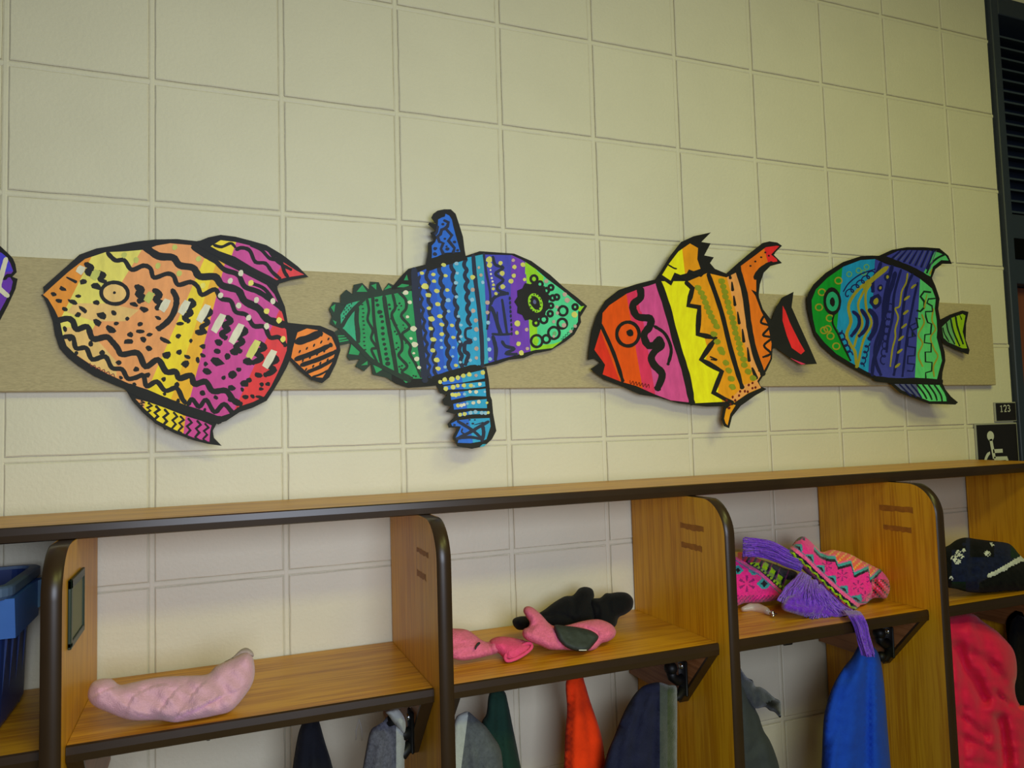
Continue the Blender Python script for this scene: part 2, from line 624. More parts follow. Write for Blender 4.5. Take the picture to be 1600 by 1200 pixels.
def under_hook(x, y):
    z = ZS - 0.0196
    h = empty('ceiling_hook', (x, y, z), cub)
    h.location = Vector((x, y, z)) - cub.location
    mb = MB()
    mb.tube([(x, y, z), (x, y, z - 0.004)], 0.012, 16)
    mb.tube([(x, y, z - 0.003), (x, y, z - 0.022)], 0.0055)
    for s_ in (-1, 1):
        mb.tube([(x, y, z - 0.019), (x, y + s_ * 0.012, z - 0.028), (x, y + s_ * 0.026, z - 0.023), (x, y + s_ * 0.03, z - 0.013)], 0.005)
        mb.ball((x, y + s_ * 0.03, z - 0.011), 0.0068)
    mb.build('prongs', M_hook, h, True)


for k, (a, b) in enumerate(bays):
    yy = -0.195 if k != 1 else -0.215
    side_hook(b - 0.0187, yy, 1.014, -1)
    side_hook(a + 0.0187, -0.19, 0.972, 1)
under_hook(0.286, -0.17)
under_hook(0.435, -0.14)
under_hook(0.735, -0.14)
under_hook(0.865, -0.14)
under_hook(1.275, -0.175)

# ------------------------------------------------------------------ painted paper fish


def cr_spline(pts, n=6, closed=False):
    P = [np.array(p, float) for p in pts]
    out = []
    N = len(P)
    rng = range(N if closed else N - 1)
    for i in rng:
        p0 = P[(i - 1) % N] if closed or i > 0 else P[0]
        p1, p2 = P[i], P[(i + 1) % N]
        p3 = P[(i + 2) % N] if closed or i + 2 < N else P[-1]
        for k in range(n):
            t = k / n
            out.append(0.5 * (2 * p1 + (p2 - p0) * t + (2 * p0 - 5 * p1 + 4 * p2 - p3) * t * t + (3 * p1 - p0 - 3 * p2 + p3) * t ** 3))
    if not closed:
        out.append(P[-1])
    return out


def clip_half(poly, a, b):
    """keep the part of poly lying to the right of the directed line a->b (image y runs down)"""
    ax, ay = a
    bx, by = b

    def sd(p):
        return -((bx - ax) * (p[1] - ay) - (by - ay) * (p[0] - ax))
    out = []
    n = len(poly)
    for i in range(n):
        p, q = poly[i], poly[(i + 1) % n]
        dp, dq = sd(p), sd(q)
        if dp >= 0:
            out.append(p)
        if (dp > 0 and dq < 0) or (dp < 0 and dq > 0):
            t = dp / (dp - dq)
            out.append((p[0] + (q[0] - p[0]) * t, p[1] + (q[1] - p[1]) * t))
    return out


def inside(poly, x, y):
    c = False
    n = len(poly)
    j = n - 1
    for i in range(n):
        xi, yi = poly[i]
        xj, yj = poly[j]
        if (yi > y) != (yj > y) and x < (xj - xi) * (y - yi) / (yj - yi + 1e-12) + xi:
            c = not c
        j = i
    return c


def tri_fill(poly, step=11.0):
    Q = []
    for a, b in zip(poly, list(poly[1:]) + [poly[0]]):
        k = max(1, int(math.hypot(b[0] - a[0], b[1] - a[1]) / 9.0))
        Q += [(a[0] + (b[0] - a[0]) * t / k, a[1] + (b[1] - a[1]) * t / k) for t in range(k)]
    poly = Q
    P = [Vector((p[0], p[1])) for p in poly]
    n = len(P)
    xs = [p.x for p in P]
    ys = [p.y for p in P]
    pts = list(P)
    y = min(ys) + step / 2
    while y < max(ys):
        x = min(xs) + step / 2
        while x < max(xs):
            if inside(poly, x, y):
                pts.append(Vector((x, y)))
            x += step
        y += step
    r = delaunay_2d_cdt(pts, [], [list(range(n))], 1, 1e-4)
    return [(v.x, v.y) for v in r[0]], [tuple(f) for f in r[2]]


class Fish:
    """Cut paper shape painted in layers. Points are traced on the photograph and laid on the fish's own gently
    curved sheet in front of the wall; every coat of paint or marker sits a fraction of a millimetre above the last."""

    def __init__(self, label, centre, y0, bend_x, bend_z, hx, hz):
        c = onY(*centre, y0)
        self.c, self.y0, self.bx, self.bz, self.hx, self.hz = c, y0, bend_x, bend_z, hx, hz
        self.root = tag(empty('paper_fish', (c[0], y0, c[2])), label, 'paper fish', 'painted paper fish on the wall')

    def sheet(self, x, z):
        return self.y0 - self.bx * ((x - self.c[0]) / self.hx) ** 2 - self.bz * ((z - self.c[2]) / self.hz) ** 2

    def P(self, p, lev=0.0):
        y = self.y0
        for _ in range(3):
            w = onY(p[0], p[1], y)
            y = self.sheet(w[0], w[2])
        w = onY(p[0], p[1], y)
        return (w[0], w[1] - lev * 0.00028, w[2])

    def part(self, name):
        return Part(self, name)


class Part:
    def __init__(self, fish, name, T=None):
        self.F, self.name = fish, name
        self.v, self.f, self.mi, self.mats = [], [], [], []

    def m(self, M):
        if M not in self.mats:
            self.mats.append(M)
        return self.mats.index(M)

    def _add(self, pts2, faces, M, lev):
        n = len(self.v)
        self.v += [self.F.P(p, lev) for p in pts2]
        k = self.m(M)
        for f in faces:
            self.f.append(tuple(i + n for i in f))
            self.mi.append(k)

    def base(self, poly, M=None, th=0.0011, step=11.0, lev=0.0):
        M = M or M_black
        pts, fs = tri_fill(poly, step)
        self._add(pts, fs, M, lev)
        n = len(self.v)
        back = [(p[0], p[1] + th, p[2]) for p in self.v[n - len(pts):]]
        self.v += back
        k = self.m(M)
        for f in fs:
            self.f.append(tuple(i + n for i in f[::-1]))
            self.mi.append(k)
        cnt = {}
        for f in fs:
            for a, b in zip(f, f[1:] + f[:1]):
                cnt[(a, b)] = 1
        o = n - len(pts)
        for (a, b) in cnt:
            if (b, a) not in cnt:
                self.f.append((o + b, o + a, n + a, n + b))
                self.mi.append(k)

    def fill(self, poly, M, lev=1.0, step=11.0):
        if len(poly) < 3:
            return
        pts, fs = tri_fill(poly, step)
        self._add(pts, fs, M, lev)

    def bands(self, poly, cuts, mats, lev=1.0):
        """cuts: dividing lines (top point, bottom point) from left to right, one fewer than mats"""
        rest = poly
        for i, M in enumerate(mats):
            cur = rest
            if i < len(cuts):
                a, b = cuts[i]
                cur = clip_half(rest, a, b) if False else clip_half(rest, b, a)
                rest2 = clip_half(rest, a, b)
                # decide which side is left
                if cur and rest2 and np.mean([p[0] for p in cur]) > np.mean([p[0] for p in rest2]):
                    cur, rest2 = rest2, cur
                rest = rest2
            if len(cur) >= 3:
                self.fill(cur, M, lev)

    def stroke(self, pts, w, M=None, lev=2.0, closed=False, smooth=True, taper=False, sub=5):
        M = M or M_black
        P = cr_spline(pts, sub, closed) if smooth and len(pts) > 2 else [np.array(p, float) for p in pts]
        if not smooth or len(pts) == 2:
            Q = []
            for a, b in zip(P[:-1], P[1:]):
                k = max(1, int(np.linalg.norm(b - a) / 12))
                Q += [a + (b - a) * t / k for t in range(k)]
            P = Q + [P[-1]]
        n = len(P)
        L, R = [], []
        for i in range(n):
            a = P[(i - 1) % n] if closed or i > 0 else P[i]
            b = P[(i + 1) % n] if closed or i < n - 1 else P[i]
            t = b - a
            t = t / (np.linalg.norm(t) + 1e-9)
            nn = np.array([-t[1], t[0]])
            ww = w
            if taper:
                s = i / max(1, n - 1)
                ww = w * (0.25 + 0.75 * math.sin(math.pi * min(1, max(0, s))) ** 0.6)
            ww *= 0.92 + 0.16 * random.random()
            L.append(P[i] + nn * ww / 2)
            R.append(P[i] - nn * ww / 2)
        if not closed:      # rounded ends
            for i, j in ((0, 1), (n - 1, n - 2)):
                d = P[i] - P[j]
                d = d / (np.linalg.norm(d) + 1e-9) * w * 0.3
                L[i] = L[i] * 0.8 + P[i] * 0.2
                R[i] = R[i] * 0.8 + P[i] * 0.2
                L.insert(0 if i == 0 else len(L), (P[i] + d) + (L[i if i == 0 else -1] - P[i]) * 0.45)
                R.insert(0 if i == 0 else len(R), (P[i] + d) + (R[i if i == 0 else -1] - P[i]) * 0.45)
        n = len(L)
        lev += random.random() * 0.3
        fs = [(i, (i + 1) % n, n + (i + 1) % n, n + i) for i in range(n if closed else n - 1)]
        self._add([tuple(p) for p in L] + [tuple(p) for p in R], fs, M, lev)

    def dot(self, x, y, rx, ry=None, rot=0.0, M=None, lev=3.0, n=9, jag=0.12):
        ry = ry or rx
        c, s = math.cos(rot), math.sin(rot)
        pts = []
        for k in range(n):
            a = 2 * math.pi * k / n
            j = 1 + (random.random() - 0.5) * 2 * jag
            u, v = rx * math.cos(a) * j, ry * math.sin(a) * j
            pts.append((x + u * c - v * s, y + u * s + v * c))
        lv = lev + random.random() * 0.4
        if max(rx, ry) > 7:
            self.fill(pts, M or M_black, lv, 6.0)
        else:
            self._add(pts, [tuple(range(n))], M or M_black, lv)

    def ring(self, x, y, rx, ry, w, rot=0.0, M=None, lev=3.0, n=18):
        c, s = math.cos(rot), math.sin(rot)
        self.stroke([(x + rx * math.cos(a) * c - ry * math.sin(a) * s, y + rx * math.cos(a) * s + ry * math.sin(a) * c) for a in np.linspace(0, 2 * math.pi, n, endpoint=False)], w, M, lev, closed=True, sub=2)

    def build(self, parent=None):
        # faces were made in image order; turn them towards the room
        v = np.array(self.v)
        F = []
        for f in self.f:
            F.append(f)
        o = build(self.name, v, F, self.mats, parent or self.F.root, self.mi)
        me = o.data
        return o


def paint(name, rgb):
    return mat('paint_' + name, rgb, rough=0.5, spec=0.35, var=0.13, vscale=26, stretch=(3, 1, 1))


PT = {k: paint(k, v) for k, v in dict(
    orange=(238, 146, 12), pale_yellow=(236, 220, 96), peach=(240, 158, 88), pale_peach=(236, 190, 110), yellow=(250, 214, 0), amber=(245, 178, 8),
    magenta=(208, 62, 148), red=(232, 44, 46), tail_orange=(246, 130, 10), white=(226, 218, 190), pale_green=(196, 196, 90), rose=(226, 52, 96),
    blue=(28, 104, 214), deep_blue=(30, 86, 200), cyan=(36, 160, 206), teal=(40, 158, 188), violet=(66, 66, 186), purple=(112, 52, 182), lime=(150, 212, 20), mint=(80, 214, 148),
    green=(26, 150, 84), sea_green=(40, 168, 122), cream=(214, 208, 104), pinkish=(196, 164, 150), pale_blue=(150, 190, 214),
    vermilion=(236, 84, 10), warm_red=(228, 48, 30), pink=(218, 80, 150), lemon=(250, 236, 20), gold=(240, 158, 20), apricot=(246, 164, 88), burnt=(240, 120, 20), scarlet=(240, 40, 44), olive=(146, 150, 30), maroon=(110, 20, 10),
    emerald=(14, 150, 44), sky=(28, 148, 206), indigo=(62, 66, 168), navy=(24, 28, 92), leaf=(92, 204, 122), mustard=(160, 150, 44), chartreuse=(150, 190, 20), grey_green=(104, 168, 110), grey_violet=(92, 96, 140)).items()}
M_dkblue = mat('marker_navy', (16, 26, 58), rough=0.55, var=0.1, vscale=40)
M_dkgreen = mat('marker_green_black', (12, 40, 26), rough=0.55, var=0.2, vscale=40)


def TR(ox, oy, s):
    return lambda pts: [(ox + x / s, oy + y / s) for x, y in pts]


def T1(ox, oy, s):
    return lambda x, y: (ox + x / s, oy + y / s)


def wav(p0, p1, n, amp, phase=0):
    """scalloped line from p0 to p1: n bumps to one side"""
    p0, p1 = np.array(p0, float), np.array(p1, float)
    d = p1 - p0
    nn = np.array([-d[1], d[0]]) / np.linalg.norm(d)
    out = []
    for i in range(n * 4 + 1):
        t = i / (n * 4)
        out.append(tuple(p0 + d * t + nn * amp * (abs(math.sin(math.pi * (t * n + phase))) - 0.5) * 2))
    return out


def zig(p0, p1, n, amp):
    p0, p1 = np.array(p0, float), np.array(p1, float)
    d = p1 - p0
    nn = np.array([-d[1], d[0]]) / np.linalg.norm(d)
    return [tuple(p0 + d * i / n + nn * amp * (1 if i % 2 else -1)) for i in range(n + 1)]


# ---- fish 1: orange, peach, yellow, magenta
def fish_warm():
    F = Fish('largest paper fish, spotted orange peach yellow and magenta with small orange tail', (270, 510), -0.0175, 0.006, 0.012, 0.16, 0.14)
    t = TR(0, 320, 2.857)
    q = T1(0, 320, 2.857)
    S = 1 / 2.857
    body = t([(183, 402), (197, 398), (192, 368), (240, 325), (300, 272), (355, 222), (430, 195), (510, 182), (600, 165), (690, 155), (790, 153), (885, 163), (960, 190), (1060, 235), (1160, 300), (1235, 345), (1240, 380), (1255, 415), (1272, 455), (1280, 500), (1290, 560), (1296, 630), (1295, 690), (1280, 725), (1250, 780), (1220, 830), (1190, 875), (1130, 905), (1070, 925), (1010, 965), (975, 975), (880, 955), (760, 920), (640, 870), (562, 825), (500, 800), (420, 765), (350, 720), (300, 680), (265, 640), (245, 580), (235, 520), (215, 460), (195, 415)])
    inner = t([(192, 402), (240, 358), (305, 300), (380, 242), (470, 212), (560, 208), (650, 200), (700, 182), (760, 172), (850, 180), (900, 205), (960, 240), (1000, 262), (1100, 312), (1190, 358), (1225, 400), (1245, 445), (1262, 490), (1275, 540), (1282, 600), (1280, 650), (1262, 700), (1240, 750), (1210, 810), (1180, 855), (1130, 880), (1070, 900), (1030, 930), (985, 945), (900, 925), (820, 900), (740, 860), (660, 825), (580, 800), (480, 755), (400, 710), (340, 670), (298, 630), (280, 580), (268, 520), (245, 470), (215, 420)])
    b = F.part('body')
    b.base(body)
    C = lambda a, c: (q(*a), q(*c))
    b.bands(inner, [C((420, 210), (265, 520)), C((640, 190), (330, 690)), C((930, 200), (640, 870)), C((985, 200), (720, 1000)), C((1020, 200), (800, 1050)), C((1310, 330), (1000, 1020))],
            [PT['orange'], PT['pale_yellow'], PT['peach'], PT['yellow'], PT['amber'], PT['magenta'], PT['red']])
    # creamier patch of paint under the jaw
    b.fill(t([(282, 585), (300, 545), (380, 560), (450, 620), (520, 700), (520, 768), (400, 708), (340, 668), (298, 630)]), PT['pale_peach'], 1.4)
    b.fill(t([(300, 480), (330, 440), (480, 440), (620, 470), (560, 520), (420, 520)]), PT['pale_peach'], 1.3)
    W = 19 * S
    # long wavy marker lines
    for pts, w in [
        ([(480, 215), (515, 248), (555, 248), (588, 290), (640, 272), (672, 285), (688, 325), (745, 308), (775, 318), (795, 357), (850, 345), (882, 365), (902, 402), (960, 378), (985, 418), (1030, 430), (1052, 478), (1100, 492), (1132, 540), (1180, 545), (1205, 592), (1245, 592), (1275, 628)], 17),
        ([(640, 182), (705, 228), (772, 236), (802, 270), (862, 282), (892, 320), (960, 322), (992, 360), (1062, 382), (1092, 430), (1152, 462), (1190, 508), (1232, 525), (1280, 540)], 27),
        ([(860, 190), (920, 228), (962, 252), (1002, 290), (1062, 312), (1092, 365), (1150, 387), (1202, 420), (1256, 462)], 19),
        ([(256, 518), (300, 508), (325, 520), (342, 556), (390, 545), (415, 598), (475, 590), (500, 610), (525, 640), (545, 668), (615, 662), (650, 722), (705, 692), (742, 745), (785, 745), (800, 775), (852, 762), (868, 800), (918, 790), (950, 832), (1008, 830), (1042, 872), (1075, 890)], 22),
        ([(285, 590), (325, 592), (340, 640), (385, 640), (412, 690), (470, 678), (500, 728), (545, 735), (570, 775), (605, 772), (640, 762), (655, 810), (700, 790), (738, 830), (788, 818), (815, 868), (830, 885)], 18),
        ([(840, 892), (858, 868), (890, 902), (920, 870), (958, 925), (1000, 890), (1040, 928), (1066, 912)], 17),
        ([(1120, 350), (1180, 375), (1230, 440), (1258, 470)], 13),
    ]:
        b.stroke(t(pts), w * 1.22 * S)
    # thick divisions under the back fin and over the belly fin
    b.stroke(t([(885, 170), (960, 212), (1060, 262), (1160, 310), (1238, 352)]), 26 * S)
    b.stroke(t([(565, 812), (660, 852), (760, 888), (860, 925), (980, 962)]), 40 * S)
    # squiggles behind the eye and along the flank
    for x0, y0, n, hgt, w, dx in [(620, 365, 4, 66, 22, 12), (700, 382, 4, 80, 22, 12), (860, 425, 5, 95, 20, 12), (935, 460, 5, 110, 18, 12), (1025, 500, 5, 95, 20, 13), (1090, 545, 5, 110, 19, 14), (1170, 615, 4, 90, 20, 18), (1225, 670, 4, 90, 20, 18), (395, 265, 3, 50, 20, 12), (450, 300, 3, 45, 17, 12)]:
        b.stroke(t([(x0 + (dx if i % 2 else -dx) + (-i * 6 if x0 > 800 else i * 3), y0 + hgt * i / n) for i in range(n + 1)]), w * 1.25 * S)
    b.stroke(t([(770, 382), (788, 420), (780, 470), (755, 515), (708, 555)]), 27 * S)
    b.stroke(t([(300, 325), (340, 345)]), 14 * S)
    # pale painted dashes across the middle and pale spots between the waves
    for x, y, L, k in [(735, 448, 62, 'white'), (665, 412, 52, 'pale_green'), (822, 458, 70, 'white'), (908, 484, 88, 'white'), (975, 528, 92, 'white'), (1055, 575, 100, 'white'), (1130, 645, 92, 'cream'), (1203, 688, 90, 'white'), (425, 312, 50, 'pale_green'), (360, 290, 40, 'white')]:
        px, py = q(x, y)
        b.fill([(px + u * math.cos(2.06) * S - v_ * math.sin(2.06) * S, py + u * math.sin(2.06) * S + v_ * math.cos(2.06) * S) for u, v_ in ((-L / 2, -15), (-L / 2 + 4, 13), (0, 17), (L / 2 - 3, 15), (L / 2, -14), (0, -18))], PT[k], 3.2)
    for x, y, k in [(555, 225, 'pale_green'), (608, 248, 'pale_green'), (705, 272, 'pale_green'), (800, 306, 'pale_green'), (905, 362, 'pale_yellow'), (985, 405, 'white'), (1065, 450, 'white'), (1110, 505, 'white'), (1190, 542, 'white'), (1264, 600, 'pale_yellow'), (780, 190, 'pale_green'), (886, 242, 'pale_green'), (1028, 340, 'white'), (1075, 306, 'white'), (1120, 350, 'pale_yellow'), (1145, 425, 'white'), (1190, 475, 'pale_yellow'), (1246, 516, 'pale_yellow'), (1218, 430, 'white')]:
        px, py = q(x, y)
        b.dot(px, py, 12 * S, 14 * S, 0.3, PT[k], 3.4)
    # scattered marker spots
    spots = [(280, 375, 15, 8), (330, 435, 18, 9), (290, 465, 14, 8), (372, 345, 16, 10), (432, 365, 20, 12), (430, 436, 12, 10), (372, 468, 20, 9), (350, 490, 14, 9), (455, 495, 20, 12), (435, 525, 18, 12), (510, 482, 13, 9), (495, 555, 25, 13), (520, 530, 12, 7), (570, 508, 9, 8), (600, 445, 18, 8), (645, 468, 20, 11), (580, 580, 13, 10), (625, 532, 11, 9), (625, 565, 18, 7), (572, 610, 20, 10), (640, 602, 13, 10), (665, 640, 13, 10), (668, 580, 12, 9), (705, 505, 14, 6), (705, 548, 12, 8), (735, 605, 26, 9), (745, 672, 19, 13), (800, 658, 12, 10), (838, 680, 14, 8), (828, 710, 16, 14), (797, 586, 11, 9), (852, 608, 8, 8), (805, 530, 16, 7), (890, 570, 18, 12), (882, 692, 9, 12), (905, 632, 12, 9), (905, 672, 14, 8), (975, 615, 17, 12), (970, 655, 13, 10), (1015, 678, 13, 12), (1048, 655, 18, 15), (970, 702, 26, 16), (1108, 700, 22, 13), (918, 710, 10, 9), (925, 745, 18, 13), (1040, 758, 19, 15), (1065, 735, 11, 8), (998, 772, 10, 9), (1035, 818, 17, 10), (1090, 797, 18, 13), (1082, 825, 8, 8), (1112, 782, 11, 9), (1152, 760, 17, 11), (1168, 802, 9, 8), (1195, 800, 10, 8), (1165, 822, 10, 6), (1095, 858, 14, 8), (1128, 856, 10, 7), (1158, 858, 16, 6), (905, 840, 11, 10), (964, 860, 10, 8), (1028, 870, 9, 9), (730, 778, 10, 9), (790, 805, 10, 11), (735, 845, 8, 8), (795, 875, 9, 8), (660, 760, 11, 9), (608, 735, 12, 10), (530, 705, 12, 9), (455, 660, 12, 9), (405, 620, 10, 10), (340, 662, 8, 8), (290, 555, 8, 10), (312, 600, 9, 8), (350, 408, 13, 6), (600, 800, 8, 7), (540, 772, 9, 7), (880, 900, 7, 7), (915, 915, 6, 6), (975, 922, 7, 7), (240, 400, 13, 7), (262, 428, 16, 7), (318, 432, 14, 6)]
    for x, y, a, c in spots:
        px, py = q(x, y)
        b.dot(px, py, a * 1.12 * S, c * 1.22 * S, random.uniform(-0.3, 0.8), M_black, 3.0, 8, 0.22)
    b.stroke(t(zig((400, 712), (515, 765), 11, 6)), 3.2 * S, PT['maroon'], 3.0)     # faint scribble under the jaw
    b.build()
    e = F.part('eye')
    ex, ey = q(512, 395)
    e.dot(ex, ey, 56 * S, 48 * S, 0.1, PT['pale_peach'], 3.6, 20, 0.02)
    e.ring(ex, ey, 60 * S, 48 * S, 17 * S, 0.1, M_black, 4.2)
    e.dot(*q(511, 393), 7 * S, 7 * S, 0, M_black, 4.4)
    e.build()
    d = F.part('dorsal_fin')
    d.base(t([(885, 163), (930, 145), (985, 134), (1050, 142), (1120, 160), (1190, 180), (1260, 222), (1330, 275), (1377, 322), (1300, 335), (1250, 350), (1180, 320), (1060, 262), (960, 212)]), lev=-0.6)
    fin = t([(940, 186), (985, 158), (1050, 166), (1130, 185), (1190, 207), (1250, 247), (1320, 292), (1358, 312), (1280, 324), (1235, 336), (1150, 293), (1050, 232), (960, 200)])
    d.bands(fin, [C((1060, 150), (1030, 240)), C((1290, 220), (1210, 350))], [PT['yellow'], PT['magenta'], PT['red']], 0.6)
    for pts, w in [([(1055, 200), (1080, 192), (1115, 205), (1140, 255), (1185, 262), (1215, 300), (1250, 330)], 17), ([(1120, 180), (1165, 200), (1205, 240), (1250, 250), (1270, 300), (1285, 322)], 16), ([(955, 180), (990, 188), (1030, 172), (1050, 190)], 13), ([(1200, 205), (1240, 255), (1300, 290)], 14)]:
        d.stroke(t(pts), w * S, lev=1.6)
    d.build()
    v = F.part('belly_fin')
    v.base(t([(562, 826), (640, 868), (760, 915), (880, 950), (968, 975), (950, 1008), (955, 1040), (990, 1076), (930, 1068), (860, 1050), (780, 1020), (700, 980), (640, 930), (590, 875)]), lev=-0.6)
    vf = t([(605, 866), (660, 880), (740, 908), (820, 940), (900, 965), (945, 985), (938, 1010), (935, 1058), (860, 1038), (780, 1004), (700, 962), (640, 905)])
    v.bands(vf, [C((650, 850), (640, 950)), C((825, 900), (790, 1030)), C((835, 900), (815, 1050))], [PT['peach'], PT['yellow'], PT['amber'], PT['magenta']], 0.6)
    for i, (x, y, L, w) in enumerate([(640, 876, 28, 11), (672, 886, 52, 14), (706, 900, 72, 16), (745, 915, 84, 16), (785, 928, 85, 13), (815, 945, 75, 13), (850, 955, 85, 14), (890, 965, 85, 14), (925, 978, 80, 13)]):
        v.stroke(t([(x + (9 if k % 2 else -9) - 3 * k, y + L * k / 5) for k in range(6)]), w * S, lev=1.6, smooth=False)
    v.build()
    tl = F.part('tail_fin')
    tl.base(t([(1275, 525), (1350, 533), (1430, 540), (1490, 565), (1515, 610), (1520, 650), (1500, 710), (1470, 770), (1438, 796), (1390, 782), (1330, 735), (1292, 690)]), lev=-0.6)
    tf = t([(1328, 570), (1370, 552), (1430, 562), (1480, 590), (1502, 640), (1482, 705), (1440, 772), (1392, 768), (1342, 722), (1300, 682), (1308, 640)])
    tl.bands(tf, [C((1505, 560), (1490, 760))], [PT['tail_orange'], PT['red']], 0.6)
    for a, c, w in [((1325, 612), (1430, 572), 34), ((1320, 690), (1478, 625), 22), ((1345, 716), (1500, 655), 20), ((1370, 748), (1490, 690), 17), ((1395, 768), (1465, 738), 9)]:
        tl.stroke(t([a, ((a[0] + c[0]) / 2, (a[1] + c[1]) / 2 + 4), c]), w * S, lev=1.6)
    for r in range(3):
        for k in range(4 if r else 5):
            tl.dot(*q(1338 + k * 32 + r * 14, 655 - k * 14 + r * 40), 4 * S, 8 * S, 0.5, M_black, 2.4)
    tl.build()


# ---- fish 2: green tail, blue body, violet, lime and mint head
def fish_cool():
    F = Fish('paper fish with spiky green tail, blue body with tall fins and lime head facing right', (720, 500), -0.0175, 0.004, 0.012, 0.16, 0.16)
    A, qA = TR(500, 380, 5.0), T1(500, 380, 5.0)
    B, qB = TR(700, 380, 5.217), T1(700, 380, 5.217)
    Cc, qC = TR(640, 310, 10.0), T1(640, 310, 10.0)
    D, qD = TR(660, 560, 8.0), T1(660, 560, 8.0)
    SA, SB, SC, SD = 0.2, 1 / 5.217, 0.1, 0.125
    body = A([(560, 345), (640, 250), (690, 200), (830, 165), (1000, 120), (1135, 100)]) + B([(140, 105), (260, 65), (400, 75), (540, 85), (680, 145), (830, 255), (940, 355), (1050, 440), (1135, 512), (1080, 600), (1085, 645), (1030, 745), (960, 800), (840, 872), (700, 900), (620, 935), (500, 950), (400, 985), (310, 1003)]) + A([(1100, 1020), (920, 1110), (830, 1120), (690, 1130), (600, 1100), (560, 1075)])
    b = F.part('body')
    b.base(body)
    main = A([(762, 230), (860, 188), (1000, 138), (1140, 112)]) + B([(150, 118), (280, 92), (400, 95), (520, 98), (600, 135), (640, 160), (720, 215), (800, 285), (930, 382), (1040, 475), (1085, 515), (1060, 560), (1058, 640), (1000, 735), (930, 790), (850, 850), (720, 868), (600, 900), (450, 940), (310, 982), (280, 990)]) + A([(1100, 990), (1000, 1010), (900, 1040), (852, 1058), (822, 930), (800, 700), (780, 480)])
    Bq = lambda a, c: (qB(*a), qB(*c))
    Aq = lambda a, c: (qA(*a), qA(*c))
    b.bands(main, [Aq((880, 100), (990, 1100)), Aq((1030, 80), (1085, 1050)), Bq((205, 60), (270, 1010)), Bq((285, 60), (330, 1000)), Bq((515, 60), (500, 1000)), Bq((625, 60), (680, 1000)), Bq((720, 60), (730, 1000))],
            [PT['deep_blue'], PT['blue'], PT['cyan'], PT['teal'], PT['violet'], PT['purple'], PT['lime'], PT['mint']])
    b.fill(B([(628, 152), (700, 205), (780, 275), (770, 330), (700, 300), (628, 250)]), PT['lime'], 1.3)
    b.fill(B([(1035, 520), (1110, 512), (1075, 560)]), PT['lime'], 1.3)
    b.fill(B([(760, 830), (860, 820), (930, 795), (850, 855), (720, 870)]), PT['lime'], 1.2)
    # heavy black cross bars
    b.stroke(A([(735, 205), (745, 400), (775, 700), (805, 940), (820, 1075)]), 52 * SA, M_dkblue)
    b.stroke(B([(205, 100), (222, 300), (255, 560), (275, 800), (280, 1000)]), 34 * SB, M_dkblue)
    b.stroke(B([(290, 85), (312, 240), (345, 430), (330, 600), (318, 700)]), 20 * SB, M_dkblue)
    b.stroke(A([(840, 205), (1000, 150), (1140, 118)]), 34 * SA, M_black)
    b.stroke(A([(830, 1085), (960, 1040), (1150, 985), (1240, 975)]), 52 * SA, M_black)
    # scalloped columns
    for p0, p1, n, amp, w in [((835, 215), (905, 1040), 9, 10, 22), ((935, 160), (1015, 1000), 9, 10, 24), ((1028, 130), (1110, 975), 9, 9, 24), ((1132, 125), (1165, 640), 6, 10, 24), ((770, 260), (860, 1050), 9, 9, 18)]:
        b.stroke(A(wav(p0, p1, n, amp)), w * 1.3 * SA, M_dkblue, sub=3)
    b.stroke(B([(190, 690), (145, 705), (145, 770), (190, 790)]), 22 * SB, M_dkblue)
    b.stroke(B([(190, 805), (140, 815), (135, 880), (165, 910), (140, 990)]), 34 * SB, M_dkblue)
    # yellow and pale spots
    for x, y, r in [(795, 235, 18), (820, 338, 30), (845, 406, 24), (850, 508, 18), (870, 593, 28), (865, 668, 20), (885, 752, 24), (880, 838, 22), (910, 912, 24), (922, 980, 22), (885, 245, 18), (890, 298, 18), (911, 374, 22), (920, 477, 22), (935, 571, 22), (950, 636, 20), (950, 711, 20), (965, 170, 20), (980, 255, 18), (993, 367, 18), (1030, 643, 18), (1040, 736, 17), (1060, 955, 17)]:
        b.dot(*qA(x, y), r * SA, r * 0.75 * SA, 0.2, PT['cream'], 3.4)
    for x, y, r in [(945, 760, 13), (948, 815, 14), (1000, 446, 20), (1003, 532, 14), (1040, 815, 13), (1035, 885, 12), (1095, 930, 12), (1065, 160, 17), (1070, 235, 14), (1060, 310, 17), (1065, 420, 15), (1080, 572, 14), (1100, 640, 14), (1100, 730, 14), (1090, 770, 11), (975, 968, 14)]:
        b.dot(*qA(x, y), r * SA, r * 0.85 * SA, 0.2, PT['pale_blue'], 3.4)
